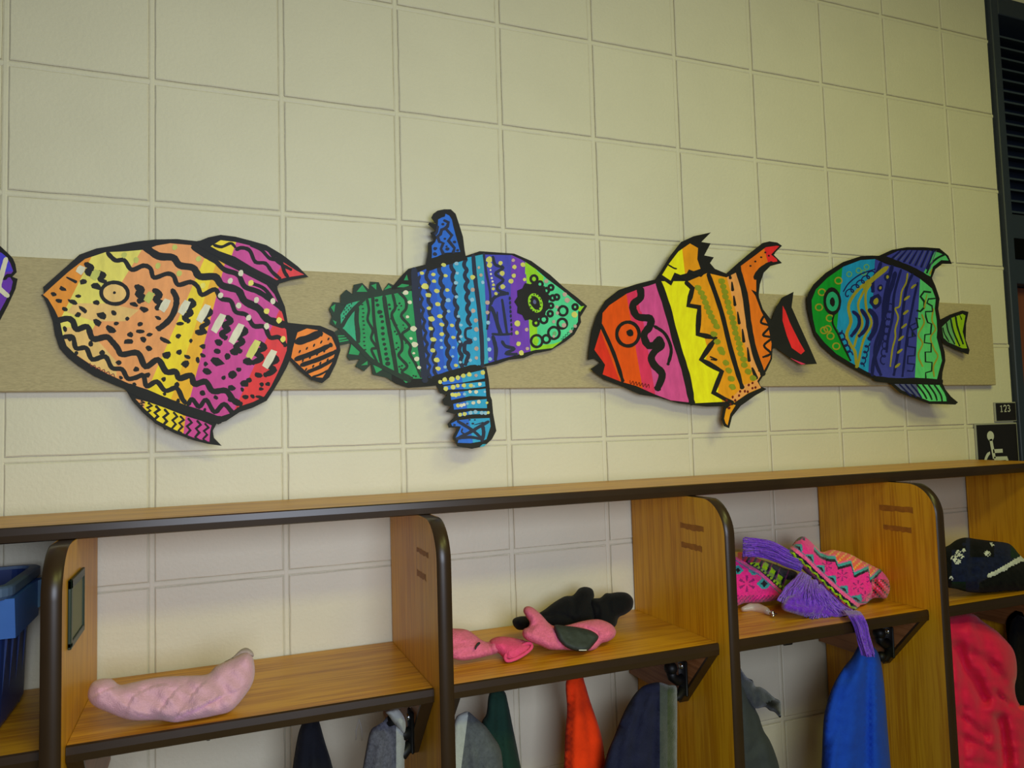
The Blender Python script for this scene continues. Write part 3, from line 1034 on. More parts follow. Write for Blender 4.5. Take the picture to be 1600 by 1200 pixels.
    for x, y, r, k in [(200, 278, 20, 'cream'), (200, 380, 18, 'pinkish'), (195, 462, 18, 'pale_blue'), (205, 552, 18, 'pinkish'), (225, 630, 18, 'pinkish'), (230, 704, 20, 'pinkish'), (220, 780, 16, 'pale_blue'), (230, 860, 18, 'pinkish'), (230, 936, 14, 'pinkish'), (180, 955, 14, 'pale_blue'), (268, 262, 14, 'pinkish'), (282, 320, 14, 'pale_blue'), (250, 200, 11, 'pinkish'), (320, 485, 18, 'pinkish'), (320, 565, 16, 'pinkish'), (325, 648, 16, 'pale_blue'), (330, 785, 15, 'pale_blue'), (336, 866, 18, 'pale_blue'), (342, 945, 16, 'pale_blue'),
                       (334, 135, 26, 'cream'), (338, 178, 22, 'cream'), (345, 220, 8, 'white'), (348, 252, 9, 'white'), (355, 285, 9, 'white'), (362, 312, 9, 'white'), (368, 340, 12, 'cream'), (368, 373, 13, 'cream'), (390, 412, 14, 'cream'), (425, 163, 18, 'cream'), (440, 246, 22, 'cream'), (445, 356, 20, 'cream'), (530, 140, 14, 'pinkish'), (540, 195, 18, 'cream'), (535, 265, 18, 'cream'), (512, 310, 20, 'cream'), (610, 175, 20, 'cream'), (622, 297, 14, 'cream'), (565, 655, 24, 'cream'), (560, 730, 17, 'cream'), (574, 820, 19, 'cream'), (596, 895, 22, 'cream'), (640, 705, 16, 'pinkish'), (645, 860, 15, 'pinkish'),
                       (950, 420, 18, 'pinkish'), (970, 466, 22, 'pinkish'), (800, 310, 18, 'pinkish'), (1030, 582, 24, 'cream'), (860, 640, 14, 'pinkish'), (945, 668, 20, 'pinkish'), (1035, 675, 14, 'pinkish'), (1000, 720, 14, 'pinkish'), (885, 520, 14, 'pinkish'), (890, 570, 14, 'pinkish'), (860, 760, 12, 'pinkish')]:
        b.dot(*qB(x, y), r * SB, r * SB, 0, PT[k], 3.4)
    # gill and cheek marks in dark marker
    b.stroke(B([(345, 500), (370, 450), (420, 420), (488, 410)]), 28 * SB, M_dkblue)
    b.stroke(B([(350, 520), (385, 600), (420, 730)]), 30 * SB, M_dkblue)
    b.stroke(B([(440, 460), (455, 560), (480, 735)]), 22 * SB, M_dkblue)
    b.stroke(B([(400, 560), (410, 650), (440, 735)]), 12 * SB, M_dkblue)
    b.stroke(B([(360, 740), (430, 745), (520, 740)]), 20 * SB, M_dkblue)
    b.stroke(B([(365, 760), (390, 860), (385, 950)]), 32 * SB, M_dkblue)
    b.stroke(B([(440, 800), (470, 840), (540, 860), (470, 900), (560, 905)]), 26 * SB, M_dkblue)
    b.stroke(B([(365, 110), (385, 175), (450, 200), (385, 250), (450, 300), (405, 345), (410, 385), (488, 410)]), 24 * SB, M_dkblue)
    for k in range(9):
        b.dot(*qB(503 + k * 2, 450 + k * 36), 9 * SB, 15 * SB, 0, M_dkblue, 3.2)
    # black loops over the cheek
    for x, y, r in [(700, 292, 27), (748, 335, 22), (800, 388, 21), (838, 362, 19), (852, 447, 20), (885, 440, 19), (936, 552, 36), (930, 656, 38), (862, 732, 46), (800, 782, 30), (722, 798, 46), (780, 622, 28), (832, 575, 20), (716, 650, 22), (838, 510, 18), (1035, 520, 20)]:
        b.ring(*qB(x, y), r * SB, r * 1.05 * SB, 21 * SB, 0, M_black, 2.6, 12)
    b.dot(*qB(722, 798), 18 * SB, 26 * SB, 0.3, PT['lime'], 3.4)
    b.dot(*qB(866, 738), 17 * SB, 22 * SB, 0, PT['grey_green'], 3.4)
    b.stroke(B(zig((925, 785), (1040, 670), 13, 7)), 4 * SB, M_black, 3.0)        # small scribble along the jaw
    b.build()
    e = F.part('eye')
    pts = []
    for k in range(22):
        a = 2 * math.pi * k / 22
        rr = 1.0 if k % 2 else 0.86
        pts.append(qB(688 + 150 * rr * math.cos(a), 478 + 168 * rr * math.sin(a)))
    e.fill(pts, M_black, 3.8)
    e.ring(*qB(710, 488), 46 * SB, 70 * SB, 22 * SB, -0.35, PT['lime'], 4.8)
    e.dot(*qB(703, 480), 36 * SB, 38 * SB, 0, M_black, 5.2)
    e.dot(*qB(703, 480), 14 * SB, 18 * SB, 0, PT['grey_violet'], 5.6)
    for k in range(14):
        a = 2 * math.pi * k / 14
        e.dot(*qB(710 + 46 * math.cos(a), 488 + 70 * math.sin(a)), 6 * SB, 6 * SB, 0, M_black, 5.6, 6)
    e.build()
    tl = F.part('tail_fin')
    tl.base(A([(760, 200), (690, 202), (640, 252), (580, 330), (535, 310), (490, 375), (460, 305), (390, 300), (385, 365), (330, 310), (262, 325), (255, 398), (205, 362), (160, 405), (162, 465), (100, 460), (70, 512), (95, 570), (75, 625), (150, 672), (105, 697), (145, 800), (240, 780), (210, 885), (230, 915), (310, 905), (275, 960), (345, 1000), (400, 945), (410, 1025), (520, 1050), (600, 1100), (690, 1130), (800, 1122), (800, 700)]), M_dkgreen, lev=-0.4)
    tl.fill(A([(165, 662), (160, 560), (215, 470), (330, 435), (400, 420), (520, 398), (620, 385), (715, 372), (740, 500), (765, 700), (790, 900), (805, 1058), (715, 1058), (600, 1038), (480, 975), (410, 920), (240, 760)]), PT['green'], 0.6)
    tl.fill(A([(165, 662), (160, 560), (215, 470), (290, 448), (300, 770), (240, 760)]), PT['sea_green'], 0.9)
    for poly in [[(85, 500), (120, 475), (110, 540)], [(100, 600), (130, 615), (120, 640)], [(285, 380), (330, 325), (370, 380)], [(400, 330), (440, 315), (440, 365)], [(500, 365), (535, 325), (560, 345)], [(655, 290), (678, 245), (690, 290)], [(600, 345), (640, 318), (695, 325), (690, 345)], [(140, 720), (225, 720), (230, 760), (150, 775)], [(225, 865), (245, 790), (310, 850), (300, 875)], [(320, 955), (370, 920), (372, 950)], [(415, 950), (490, 985), (440, 1015)], [(650, 1070), (690, 1085), (670, 1092)]]:
        tl.fill(A(poly), PT['green'], 0.8)
    G2 = M_dkgreen
    for pts, w in [([(290, 500), (285, 600), (295, 690), (298, 770)], 32), ([(365, 430), (382, 520), (372, 600), (412, 680), (400, 745), (442, 815), (402, 832), (445, 925)], 18), ([(412, 415), (422, 600), (450, 800), (485, 965)], 22), ([(500, 415), (515, 520), (545, 700), (580, 900), (602, 1035)], 30), ([(568, 400), (588, 500), (560, 560), (592, 650), (635, 745), (640, 830), (615, 880), (680, 960), (640, 1010), (720, 1055)], 20), ([(610, 378), (668, 440), (672, 510), (635, 570), (700, 655), (640, 715), (705, 800), (700, 860), (745, 940), (790, 1045)], 20), ([(165, 660), (240, 540), (345, 438)], 26), ([(165, 672), (290, 800), (410, 920), (560, 1005), (700, 1075)], 30), ([(170, 470), (330, 425), (480, 395), (620, 370), (735, 340)], 30), ([(355, 412), (395, 420)], 14), ([(140, 735), (220, 730)], 10), ([(150, 760), (228, 745)], 8)]:
        tl.stroke(A(pts), w * 1.15 * SA, G2, 1.6)
    for x, y, r in [(442, 447, 15), (450, 484, 14), (467, 538, 20), (478, 572, 16), (487, 613, 14), (489, 662, 16), (491, 707, 15), (495, 750, 14), (503, 790, 14), (512, 826, 14), (516, 866, 16), (525, 905, 18), (530, 940, 20), (540, 482, 12), (545, 512, 11), (555, 590, 9), (598, 780, 9), (595, 828, 9), (612, 815, 9), (585, 690, 9), (600, 712, 9), (620, 470, 9), (600, 490, 9), (635, 490, 8), (615, 520, 8), (650, 640, 7), (662, 665, 7), (600, 640, 7), (640, 770, 7), (670, 782, 7), (620, 965, 9), (640, 958, 9), (632, 985, 9), (700, 935, 6), (748, 1040, 9), (730, 1035, 8)]:
        tl.dot(*qA(x, y), r * SA, r * 0.85 * SA, 0, G2, 2.4)
    for k in range(12):
        tl.dot(*qA(330 + (k % 3) * 3 + k * 1.5, 480 + k * 32), 10 * SA, 6 * SA, 0, G2, 2.4)
    for k in range(14):
        tl.dot(*qA(180 + (k % 4) * 18 + (k // 4) * 6, 585 - (k // 4) * 32 - (k % 4) * 16), 5 * SA, 7 * SA, 0.4, G2, 2.4)
    for x, y, r in [(668, 386, 22), (700, 462, 18), (682, 576, 14), (730, 668, 26), (740, 792, 26), (755, 905, 22), (775, 972, 16), (710, 745, 13), (732, 860, 11)]:
        tl.dot(*qA(x, y), r * SA, r * 0.85 * SA, 0, PT['white'], 2.8)
    tl.build()
    d = F.part('dorsal_fin')
    d.base(Cc([(250, 1040), (290, 850), (290, 690), (390, 655), (325, 535), (410, 505), (290, 405), (310, 375), (410, 400), (340, 300), (370, 240), (440, 190), (540, 170), (645, 170), (720, 240), (770, 390), (835, 600), (860, 800), (880, 910), (700, 960), (500, 1000)]), lev=-0.6)
    df = Cc([(345, 935), (350, 840), (345, 740), (400, 680), (425, 610), (385, 545), (450, 500), (440, 440), (445, 330), (500, 300), (550, 285), (560, 240), (620, 270), (660, 330), (680, 430), (720, 580), (760, 720), (790, 835), (560, 850), (430, 910)])
    d.bands(df, [(qC(700, 400), qC(800, 900))], [PT['blue'], PT['teal']], 0.6)
    for pts, w in [([(540, 345), (605, 375), (590, 440), (545, 475), (500, 490), (480, 560), (435, 600), (465, 680), (525, 700), (480, 770), (525, 865)], 52), ([(560, 470), (660, 580), (605, 660), (705, 760), (680, 845)], 55), ([(440, 440), (430, 520), (400, 560)], 50)]:
        d.stroke(Cc(pts), w * SC, M_dkblue, 1.6, smooth=False)
    for x, y, r in [(518, 405, 26), (550, 632, 22), (590, 792, 34), (575, 750, 18), (395, 872, 36), (400, 785, 32), (700, 682, 30), (750, 812, 26)]:
        d.dot(*qC(x, y), r * SC, r * 0.8 * SC, 0, M_dkblue, 2.4)
    d.build()
    v = F.part('belly_fin')
    v.base(D([(190, 240), (180, 340), (220, 435), (310, 455), (250, 520), (270, 580), (365, 605), (295, 665), (430, 700), (315, 820), (330, 865), (440, 865), (380, 985), (440, 1100), (620, 1130), (720, 1110), (800, 1075), (870, 1010), (925, 905), (885, 690), (870, 520), (850, 470), (830, 260), (800, 105), (500, 170)]), lev=-0.6)
    cut = [(qD(470, 100), qD(640, 1100))]
    rows = [[(230, 300), (400, 250), (560, 190), (770, 140), (778, 250), (500, 302), (260, 330)], [(262, 348), (500, 315), (782, 290), (788, 350), (560, 382), (275, 392)], [(350, 430), (600, 402), (790, 378), (797, 475), (600, 470), (360, 520)], [(385, 570), (560, 530), (803, 508), (807, 622), (600, 622), (395, 640)], [(440, 690), (600, 658), (838, 660), (838, 692), (600, 700), (450, 730)],
            [(358, 812), (430, 775), (600, 755), (840, 745), (852, 850), (800, 1010), (720, 1040), (600, 1060), (440, 1055), (450, 1020), (415, 990), (470, 880), (480, 850), (372, 845)]]
    for r in rows:
        v.bands(D(r), cut, [PT['blue'], PT['cyan']], 0.6)
    v.fill(D([(715, 1105), (755, 1072), (800, 1070), (770, 1100)]), PT['teal'], 0.6)
    for pts, w in [([(440, 785), (620, 895), (725, 985)], 38), ([(825, 790), (700, 860), (600, 920), (430, 1005)], 42), ([(430, 1000), (600, 985), (740, 1010)], 36), ([(755, 850), (765, 940), (745, 1030)], 46), ([(500, 880), (490, 920), (520, 940)], 20), ([(650, 830), (760, 800)], 16)]:
        v.stroke(D(pts), w * SD, M_dkblue, 1.6)
    for x, y, r in [(590, 768, 14), (655, 768, 12), (560, 815, 16), (630, 815, 18), (400, 832, 18)]:
        v.dot(*qD(x, y), r * SD, r * 0.7 * SD, 0, M_dkblue, 2.2)
    for x, y, r, k in [(220, 295, 26, 'cream'), (280, 265, 30, 'cream'), (367, 262, 36, 'cream'), (440, 243, 30, 'cream'), (508, 217, 29, 'cream'), (583, 203, 30, 'cream'), (668, 213, 22, 'pinkish'), (752, 177, 30, 'cream'), (290, 377, 32, 'cream'), (380, 358, 31, 'cream'), (440, 343, 25, 'cream'), (515, 338, 26, 'cream'), (605, 340, 26, 'cream'), (640, 348, 16, 'pale_blue'), (715, 322, 24, 'white'), (375, 455, 28, 'cream'), (412, 458, 28, 'cream'), (450, 450, 26, 'cream'), (525, 448, 22, 'pale_blue'), (595, 416, 22, 'white'), (670, 420, 24, 'white'), (778, 416, 16, 'pale_blue'), (445, 590, 26, 'cream'), (485, 588, 25, 'white'), (520, 578, 22, 'white'), (560, 565, 18, 'pale_blue'), (635, 557, 24, 'white'), (703, 543, 26, 'white'), (805, 555, 17, 'cream'), (470, 705, 25, 'cream'), (527, 695, 26, 'cream'), (600, 680, 26, 'pale_blue'), (662, 670, 26, 'pale_blue'), (740, 680, 26, 'pale_blue'), (785, 685, 24, 'pale_blue'), (822, 678, 20, 'cream')]:
        v.dot(*qD(x, y), r * SD, r * 0.95 * SD, 0, PT[k], 2.6)
    v.build()


# ---- fish 3: red, pink, yellow, orange with black zigzags
def fish_zigzag():
    F = Fish('paper fish in red, pink and yellow bands with bold black zigzag lines and red tail', (1070, 530), -0.0175, 0.006, 0.010, 0.15, 0.14)
    t, q, S = TR(880, 330, 3.3333), T1(880, 330, 3.3333), 0.3
    b = F.part('body')
    b.base(t([(130, 775), (135, 720), (150, 620), (175, 540), (220, 465), (290, 410), (380, 380), (480, 355), (560, 345), (740, 290), (790, 300), (850, 325), (900, 300), (960, 330), (1015, 400), (1020, 450), (1040, 510), (1078, 560), (1110, 590), (1110, 700), (1090, 720), (1088, 770), (1060, 830), (1020, 890), (1028, 912), (1060, 926), (1000, 960), (930, 1010), (860, 1015), (750, 1018), (680, 1010), (600, 1000), (500, 970), (400, 955), (300, 910), (220, 880), (170, 845), (143, 822), (195, 788), (165, 768)]))
    inner = t([(162, 722), (200, 600), (205, 530), (240, 490), (330, 430), (395, 405), (470, 380), (510, 365), (650, 365), (750, 322), (850, 345), (900, 320), (930, 340), (1000, 440), (1030, 520), (1065, 590), (1085, 690), (1078, 770), (1040, 840), (1010, 885), (1030, 920), (960, 950), (880, 1005), (850, 992), (690, 1000), (560, 985), (480, 955), (380, 910), (300, 888), (205, 850), (218, 800), (190, 760)])
    C = lambda a, c: (q(*a), q(*c))
    b.bands(inner, [C((170, 560), (300, 900)), C((320, 380), (420, 960)), C((385, 380), (480, 960)), C((495, 360), (672, 1010)), C((650, 350), (830, 1000)), C((845, 320), (1000, 900)), C((905, 300), (1030, 860))],
            [PT['warm_red'], PT['vermilion'], PT['rose'], PT['pink'], PT['lemon'], PT['gold'], PT['apricot'], PT['burnt']])
    b.fill(t([(400, 400), (470, 382), (500, 400), (560, 600), (520, 700), (440, 640), (470, 570), (400, 520), (390, 460)]), PT['pink'], 1.3)
    b.fill(t([(800, 620), (830, 690), (850, 900), (870, 1000), (800, 960), (830, 830), (740, 770), (790, 670)]), PT['gold'], 1.3)
    b.fill(t([(640, 370), (720, 340), (760, 420), (800, 640), (790, 670), (700, 640), (710, 500), (650, 490), (670, 400)]), PT['gold'], 1.3)
    b.fill(t([(700, 775), (720, 770), (830, 830), (790, 950), (820, 985), (700, 995), (660, 850), (700, 800)]), PT['lemon'], 1.3)
    b.fill(t([(900, 950), (940, 905), (1000, 885), (1025, 918), (960, 948), (900, 990), (860, 985)]), PT['apricot'], 1.25)
    for pts, w, sm in [([(492, 360), (540, 500), (588, 680), (640, 850), (670, 1000)], 37, True), ([(640, 372), (672, 402), (650, 490), (708, 500), (700, 640), (792, 662), (718, 772), (825, 835), (782, 945), (880, 1000)], 27, False), ([(755, 328), (822, 520), (872, 720), (932, 920)], 24, True), ([(905, 290), (945, 430), (968, 600), (998, 740), (1040, 850)], 30, True),
                       ([(400, 400), (402, 450), (362, 490), (385, 548), (452, 560), (450, 600), (420, 645), (445, 700), (505, 690), (460, 755), (472, 800), (515, 850), (490, 925)], 38, True), ([(475, 600), (530, 640), (562, 720), (545, 798)], 17, True), ([(195, 590), (262, 740), (310, 885)], 20, True),
                       ([(510, 342), (560, 376), (582, 330), (636, 352), (655, 315), (712, 342), (738, 306)], 22, False), ([(470, 690), (500, 660), (520, 700), (490, 730)], 20, True), ([(1045, 545), (1030, 580), (1075, 600), (1040, 645), (1085, 660), (1045, 700), (1080, 740), (1040, 760)], 12, True), ([(985, 690), (1010, 770), (1025, 830)], 22, True), ([(985, 820), (1005, 870)], 22, True)]:
        b.stroke(t(pts), w * S, smooth=sm)
    for (x0, y0), (x1, y1) in [((866, 330), (870, 350)), ((878, 372), (882, 412)), ((888, 445), (894, 490)), ((908, 528), (916, 585)), ((933, 618), (940, 680)), ((960, 714), (968, 780))]:
        b.stroke(t([(x0, y0), (x1, y1)]), 16 * S)
    for (x0, y0), (x1, y1), n in [((705, 400), (795, 600), 9), ((825, 365), (935, 770), 16), ((785, 640), (820, 720), 3), ((830, 735), (845, 790), 2), ((860, 830), (880, 915), 3), ((940, 800), (985, 870), 3)]:
        for k in range(n):
            s = k / max(1, n - 1)
            b.dot(*q(x0 + (x1 - x0) * s + random.uniform(-4, 4), y0 + (y1 - y0) * s), 19 * S, 15 * S, 0.4, PT['olive'], 2.4)
    for x, y in [(985, 895), (1000, 918), (965, 905), (985, 922), (945, 938), (960, 940), (920, 938), (915, 960), (882, 968), (895, 985), (865, 1025), (870, 1005), (850, 985)]:
        b.dot(*q(x, y), 6 * S, 7 * S, 0, PT['maroon'], 2.6)
    b.stroke(t([(765, 758), (800, 775), (770, 772)]), 9 * S)
    b.stroke(t(zig((345, 890), (450, 912), 13, 9)), 3.5 * S, PT['maroon'], 2.6)     # faint scribble by the belly
    b.build()
    e = F.part('eye')
    e.dot(*q(336, 640), 62 * S, 66 * S, 0, PT['vermilion'], 3.0, 20, 0.02)
    e.ring(*q(336, 640), 58 * S, 62 * S, 18 * S, 0, M_black, 3.6)
    e.dot(*q(347, 634), 19 * S, 20 * S, 0, M_black, 4.6)
    e.build()
    d = F.part('dorsal_fin')
    d.base(t([(480, 356), (505, 320), (560, 230), (615, 160), (680, 130), (770, 110), (720, 160), (768, 168), (735, 230), (785, 240), (765, 270), (792, 302), (740, 325), (600, 360)]), lev=-0.6)
    df = t([(515, 332), (550, 275), (600, 210), (660, 168), (702, 192), (698, 250), (715, 300), (655, 320), (580, 340), (560, 362)])
    d.bands(df, [C((612, 130), (640, 380))], [PT['lemon'], PT['gold']], 0.6)
    d.stroke(t([(548, 280), (575, 296), (590, 300)]), 8 * S, lev=1.6)
    d.build()
    d2 = F.part('rear_fin')
    d2.base(t([(850, 325), (900, 280), (970, 220), (1040, 165), (1075, 157), (1115, 163), (1140, 180), (1095, 225), (1140, 270), (1080, 285), (1045, 320), (1025, 380), (1018, 440), (960, 430), (900, 340)]), lev=-0.6)
    d2f = t([(925, 285), (1000, 230), (1055, 188), (1110, 180), (1125, 182), (1082, 226), (1112, 250), (1115, 262), (1055, 270), (1020, 310), (1005, 350), (1005, 420), (960, 400), (930, 330)])
    d2.bands(d2f, [C((1035, 150), (1075, 300))], [PT['burnt'], PT['scarlet']], 0.6)
    d2.stroke(t([(1000, 350), (1010, 325), (1040, 295), (1085, 270)]), 24 * S, lev=1.6)
    for x, y in [(975, 285), (1000, 262), (1030, 240), (1052, 215), (1070, 232), (1095, 222)]:
        d2.dot(*q(x, y), 6 * S, 5 * S, 0, M_black, 2.0)
    d2.build()
    v = F.part('belly_fin')
    v.base(t([(838, 1010), (900, 1005), (930, 1008), (880, 1070), (865, 1130), (840, 1120), (825, 1085)]), lev=-0.6)
    v.fill(t([(848, 1030), (880, 1005), (898, 1010), (870, 1055), (856, 1115), (846, 1105), (838, 1080)]), PT['gold'], 0.6)
    v.dot(*q(862, 1026), 7 * S, 6 * S, 0, PT['maroon'], 2)
    v.build()
    tl = F.part('tail_fin')
    tl.base(t([(1085, 570), (1110, 500), (1140, 450), (1200, 420), (1190, 500), (1230, 590), (1280, 700), (1322, 795), (1240, 800), (1190, 770), (1110, 712), (1085, 715)]), lev=-0.6)
    tl.fill(t([(1143, 492), (1158, 520), (1180, 580), (1230, 680), (1258, 728), (1238, 746), (1190, 712), (1165, 650), (1142, 570)]), PT['scarlet'], 0.6)
    tl.fill(t([(1182, 764), (1215, 778), (1262, 796), (1240, 799), (1192, 771)]), PT['rose'], 0.6)
    tl.build()


# ---- fish 4: green face, blue and violet stripes, mint tail end
def fish_reef():
    F = Fish('rightmost paper fish, green face with blue and violet stripes and chartreuse tail', (1380, 510), -0.0175, 0.004, 0.014, 0.15, 0.13)
    t, q, S = TR(1250, 370, 4.444), T1(1250, 370, 4.444), 0.225
    z, qz, SZ_ = TR(1200, 360, 3.158), T1(1200, 360, 3.158), 1 / 3.158
    b = F.part('body')
    b.base(t([(48, 430), (60, 390), (95, 330), (180, 250), (300, 175), (420, 135), (500, 130), (560, 132), (680, 170), (800, 215), (915, 285), (940, 340), (970, 430), (960, 500), (975, 580), (980, 640), (975, 700), (1005, 800), (1010, 860), (990, 940), (985, 1010), (880, 1025), (640, 1020), (540, 1000), (440, 955), (340, 900), (240, 840), (150, 760), (100, 680), (70, 580), (52, 500)]))
    inner = t([(80, 440), (110, 365), (190, 285), (300, 208), (420, 162), (520, 155), (600, 190), (720, 225), (830, 290), (880, 330), (915, 360), (942, 430), (935, 500), (948, 580), (952, 650), (948, 700), (975, 800), (985, 860), (965, 930), (950, 990), (800, 978), (640, 985), (545, 975), (450, 930), (350, 872), (255, 815), (170, 735), (110, 660), (90, 570), (82, 500)])
    C = lambda a, c: (q(*a), q(*c))
    b.bands(inner, [C((300, 150), (250, 700)), C((525, 120), (470, 1000)), C((838, 200), (795, 1020))], [PT['emerald'], PT['sky'], PT['indigo'], PT['leaf']])
    b.fill(t([(262, 640), (290, 720), (340, 820), (345, 870), (250, 812), (175, 735), (190, 650)]), PT['emerald'], 1.3)
    b.fill(t([(520, 158), (600, 190), (720, 228), (700, 300), (560, 330), (505, 330), (515, 240)]), PT['indigo'], 1.2)
    # heavy bars under the back fin and above the belly fin
    b.stroke(t([(560, 145), (680, 190), (800, 240), (905, 305)]), 42 * S)
    b.stroke(t([(520, 985), (640, 998), (800, 1000), (980, 1005)]), 38 * S)
    N = PT['navy']
    for pts, w in [([(560, 180), (540, 240), (505, 300), (505, 380)], 26), ([(640, 200), (610, 320), (580, 480), (575, 650), (545, 760), (510, 860), (500, 960)], 26), ([(700, 230), (670, 330), (650, 420), (640, 560), (610, 700), (600, 800)], 18), ([(780, 260), (740, 350), (715, 500), (700, 640), (680, 800), (650, 960)], 20), ([(815, 320), (790, 430), (765, 560), (745, 660), (730, 800), (710, 970)], 16), ([(590, 520), (560, 640), (520, 760), (525, 870), (560, 960)], 22), ([(660, 250), (640, 330), (610, 420), (600, 520)], 30)]:
        b.stroke(t(pts), w * S, N, 2.0)
    # mustard paint strokes from the shoulder
    for pts, w in [([(608, 210), (540, 260), (470, 310), (400, 370), (350, 440), (335, 500), (352, 590), (322, 680), (350, 750), (380, 800), (392, 905)], 22), ([(470, 330), (430, 400), (402, 480), (432, 600), (395, 690), (375, 760)], 17), ([(490, 330), (455, 390), (460, 500), (495, 600), (450, 690), (425, 770), (400, 900)], 17), ([(600, 215), (520, 280), (440, 350)], 34)]:
        b.stroke(t(pts), w * S, PT['mustard'], 2.4)
    b.stroke(t([(745, 255), (735, 320), (705, 380), (690, 480), (660, 500), (680, 560), (660, 640), (660, 700), (640, 780), (625, 900)]), 12 * S, PT['mustard'], 2.4)
    for x, y in [(785, 345), (740, 425), (732, 525), (720, 620), (700, 705), (690, 795), (675, 895)]:
        b.dot(*q(x, y), 26 * S, 9 * S, -0.7, PT['mustard'], 3.2)
    for x, y, r in [(605, 280, 12), (555, 355, 11), (525, 448, 22)]:
        b.dot(*q(x, y), r * 1.9 * S, r * 2.3 * S, 0.2, N, 2.8)
        b.dot(*q(x, y), r * 0.8 * S, r * 1.1 * S, 0.2, PT['mustard'], 3.4)
    # gills
    for pts, w in [([(366, 520), (405, 555), (405, 620), (355, 690)], 24), ([(425, 508), (465, 570), (455, 640), (408, 690)], 26), ([(480, 508), (522, 560), (520, 640), (480, 710)], 34)]:
        b.stroke(t(pts), w * S, N, 2.8)
    # curls along the cheek and belly
    def curls(p0, p1, n, r, w, M):
        pts = []
        for i in range(n * 10 + 1):
            s = i / (n * 10)
            a = s * n * 2 * math.pi
            pts.append((p0[0] + (p1[0] - p0[0]) * s + r * math.cos(a), p0[1] + (p1[1] - p0[1]) * s + r * math.sin(a)))
        b.stroke(t(pts), w * S, M, 2.6, sub=2)
    curls((315, 405), (500, 250), 5, 18, 8, N)
    b.stroke(t([(300, 380), (340, 320), (420, 260), (520, 225)]), 9 * S, N, 2.6)
    curls((275, 650), (350, 820), 4, 15, 9, N)
    curls((470, 740), (430, 900), 4, 14, 8, N)
    curls((570, 880), (620, 470), 8, 16, 8, N)
    b.stroke(t([(235, 540), (225, 600), (265, 680), (300, 760), (350, 860)]), 12 * S, M_black, 2.6)
    for x, y in [(265, 305), (150, 385), (130, 490), (205, 565), (165, 650), (210, 690), (250, 760), (190, 640)]:
        b.ring(*q(x, y), 24 * S, 22 * S, 10 * S, 0, PT['mustard'], 2.4, 9)
    for x, y in [(340, 260), (405, 235), (460, 210), (440, 250)]:
        b.ring(*q(x, y), 17 * S, 17 * S, 8 * S, 0, PT['grey_green'], 2.4, 9)
    # stepped key pattern
    K = M_dkgreen
    for pts, w in [([(905, 385), (860, 380), (835, 415), (862, 450), (862, 490), (840, 520), (812, 512)], 15), ([(938, 428), (890, 432), (880, 460), (915, 480), (918, 518), (870, 520), (872, 555), (885, 595), (912, 605), (905, 675), (866, 680), (862, 735), (910, 742), (908, 800), (868, 800), (870, 868), (915, 872), (912, 932), (870, 935), (872, 980)], 11), ([(832, 570), (805, 562), (818, 630), (778, 640), (780, 690)], 13)]:
        b.stroke(t(pts), w * S, K, 2.6, smooth=False)
    b.stroke(t([(800, 600), (760, 620), (800, 690), (750, 700), (745, 760), (800, 770), (795, 825), (748, 828), (745, 880), (795, 885), (790, 935), (745, 930)]), 12 * S, N, 2.6, smooth=False)
    for pts in ([(925, 500), (915, 580), (940, 640), (905, 700), (930, 780), (955, 830), (925, 900), (930, 970)], [(845, 540), (860, 600), (820, 680), (850, 740), (820, 820), (850, 900)], [(880, 400), (860, 500)]):
        b.stroke(t(pts), 11 * S, PT['mustard'], 2.4)
    b.build()
    e = F.part('eye')
    e.dot(*q(222, 448), 62 * S, 96 * S, -0.05, M_black, 3.6, 20, 0.02)
    e.dot(*q(222, 450), 44 * S, 68 * S, -0.05, PT['sea_green'], 4.6, 18, 0.02)
    e.dot(*q(222, 452), 17 * S, 32 * S, 0, M_black, 5.6)
    e.build()
    d = F.part('dorsal_fin')
    d.base(t([(548, 132), (640, 90), (740, 72), (860, 72), (970, 80), (1030, 130), (1055, 188), (990, 187), (940, 225), (915, 292), (800, 240), (680, 185)]), lev=-0.6)
    df = t([(600, 135), (680, 98), (760, 92), (900, 96), (965, 110), (1012, 132), (1032, 165), (980, 162), (922, 208), (905, 275), (850, 250), (740, 192), (640, 152)])
    d.bands(df, [C((960, 60), (830, 300))], [PT['indigo'], PT['leaf']], 0.6)
    for k in range(7):
        d.stroke(t([(700 + k * 38, 95), (640 + k * 40, 150 + k * 12)]), 15 * S, N, 1.6)
        d.stroke(t([(716 + k * 38, 98), (660 + k * 40, 150 + k * 12)]), 7 * S, PT['grey_violet'], 1.5)
    d.stroke(t([(1010, 120), (950, 150), (905, 195), (880, 250)]), 14 * S, K, 1.6)
    d.stroke(t([(915, 225), (900, 260)]), 12 * S, PT['mustard'], 1.6)
    d.build()
    v = F.part('belly_fin')
    v.base(t([(610, 1005), (985, 1005), (1010, 1060), (1050, 1110), (1098, 1150), (1080, 1165), (900, 1160), (820, 1130), (700, 1085)]), lev=-0.6)
    vf = t([(655, 1022), (800, 1024), (978, 1030), (1000, 1080), (1025, 1142), (900, 1142), (800, 1102), (705, 1065)])
    v.bands(vf, [C((800, 1000), (850, 1160))], [PT['grey_violet'], PT['leaf']], 0.6)
    for k in range(8):
        v.stroke(t([(690 + k * 40, 1025), (735 + k * 40, 1070 + k * 4), (770 + k * 36, 1105 + k * 6)]), 12 * S, M_dkgreen if k > 2 else N, 1.6)
    v.build()
    tl = F.part('tail_fin')
    tl.base(z([(842, 445), (900, 415), (960, 395), (990, 402), (978, 460), (976, 540), (995, 590), (990, 612), (930, 590), (868, 560), (852, 530)]), lev=-0.6)
    tf = z([(858, 476), (905, 432), (960, 412), (974, 420), (960, 500), (982, 582), (960, 582), (890, 552), (866, 530)])
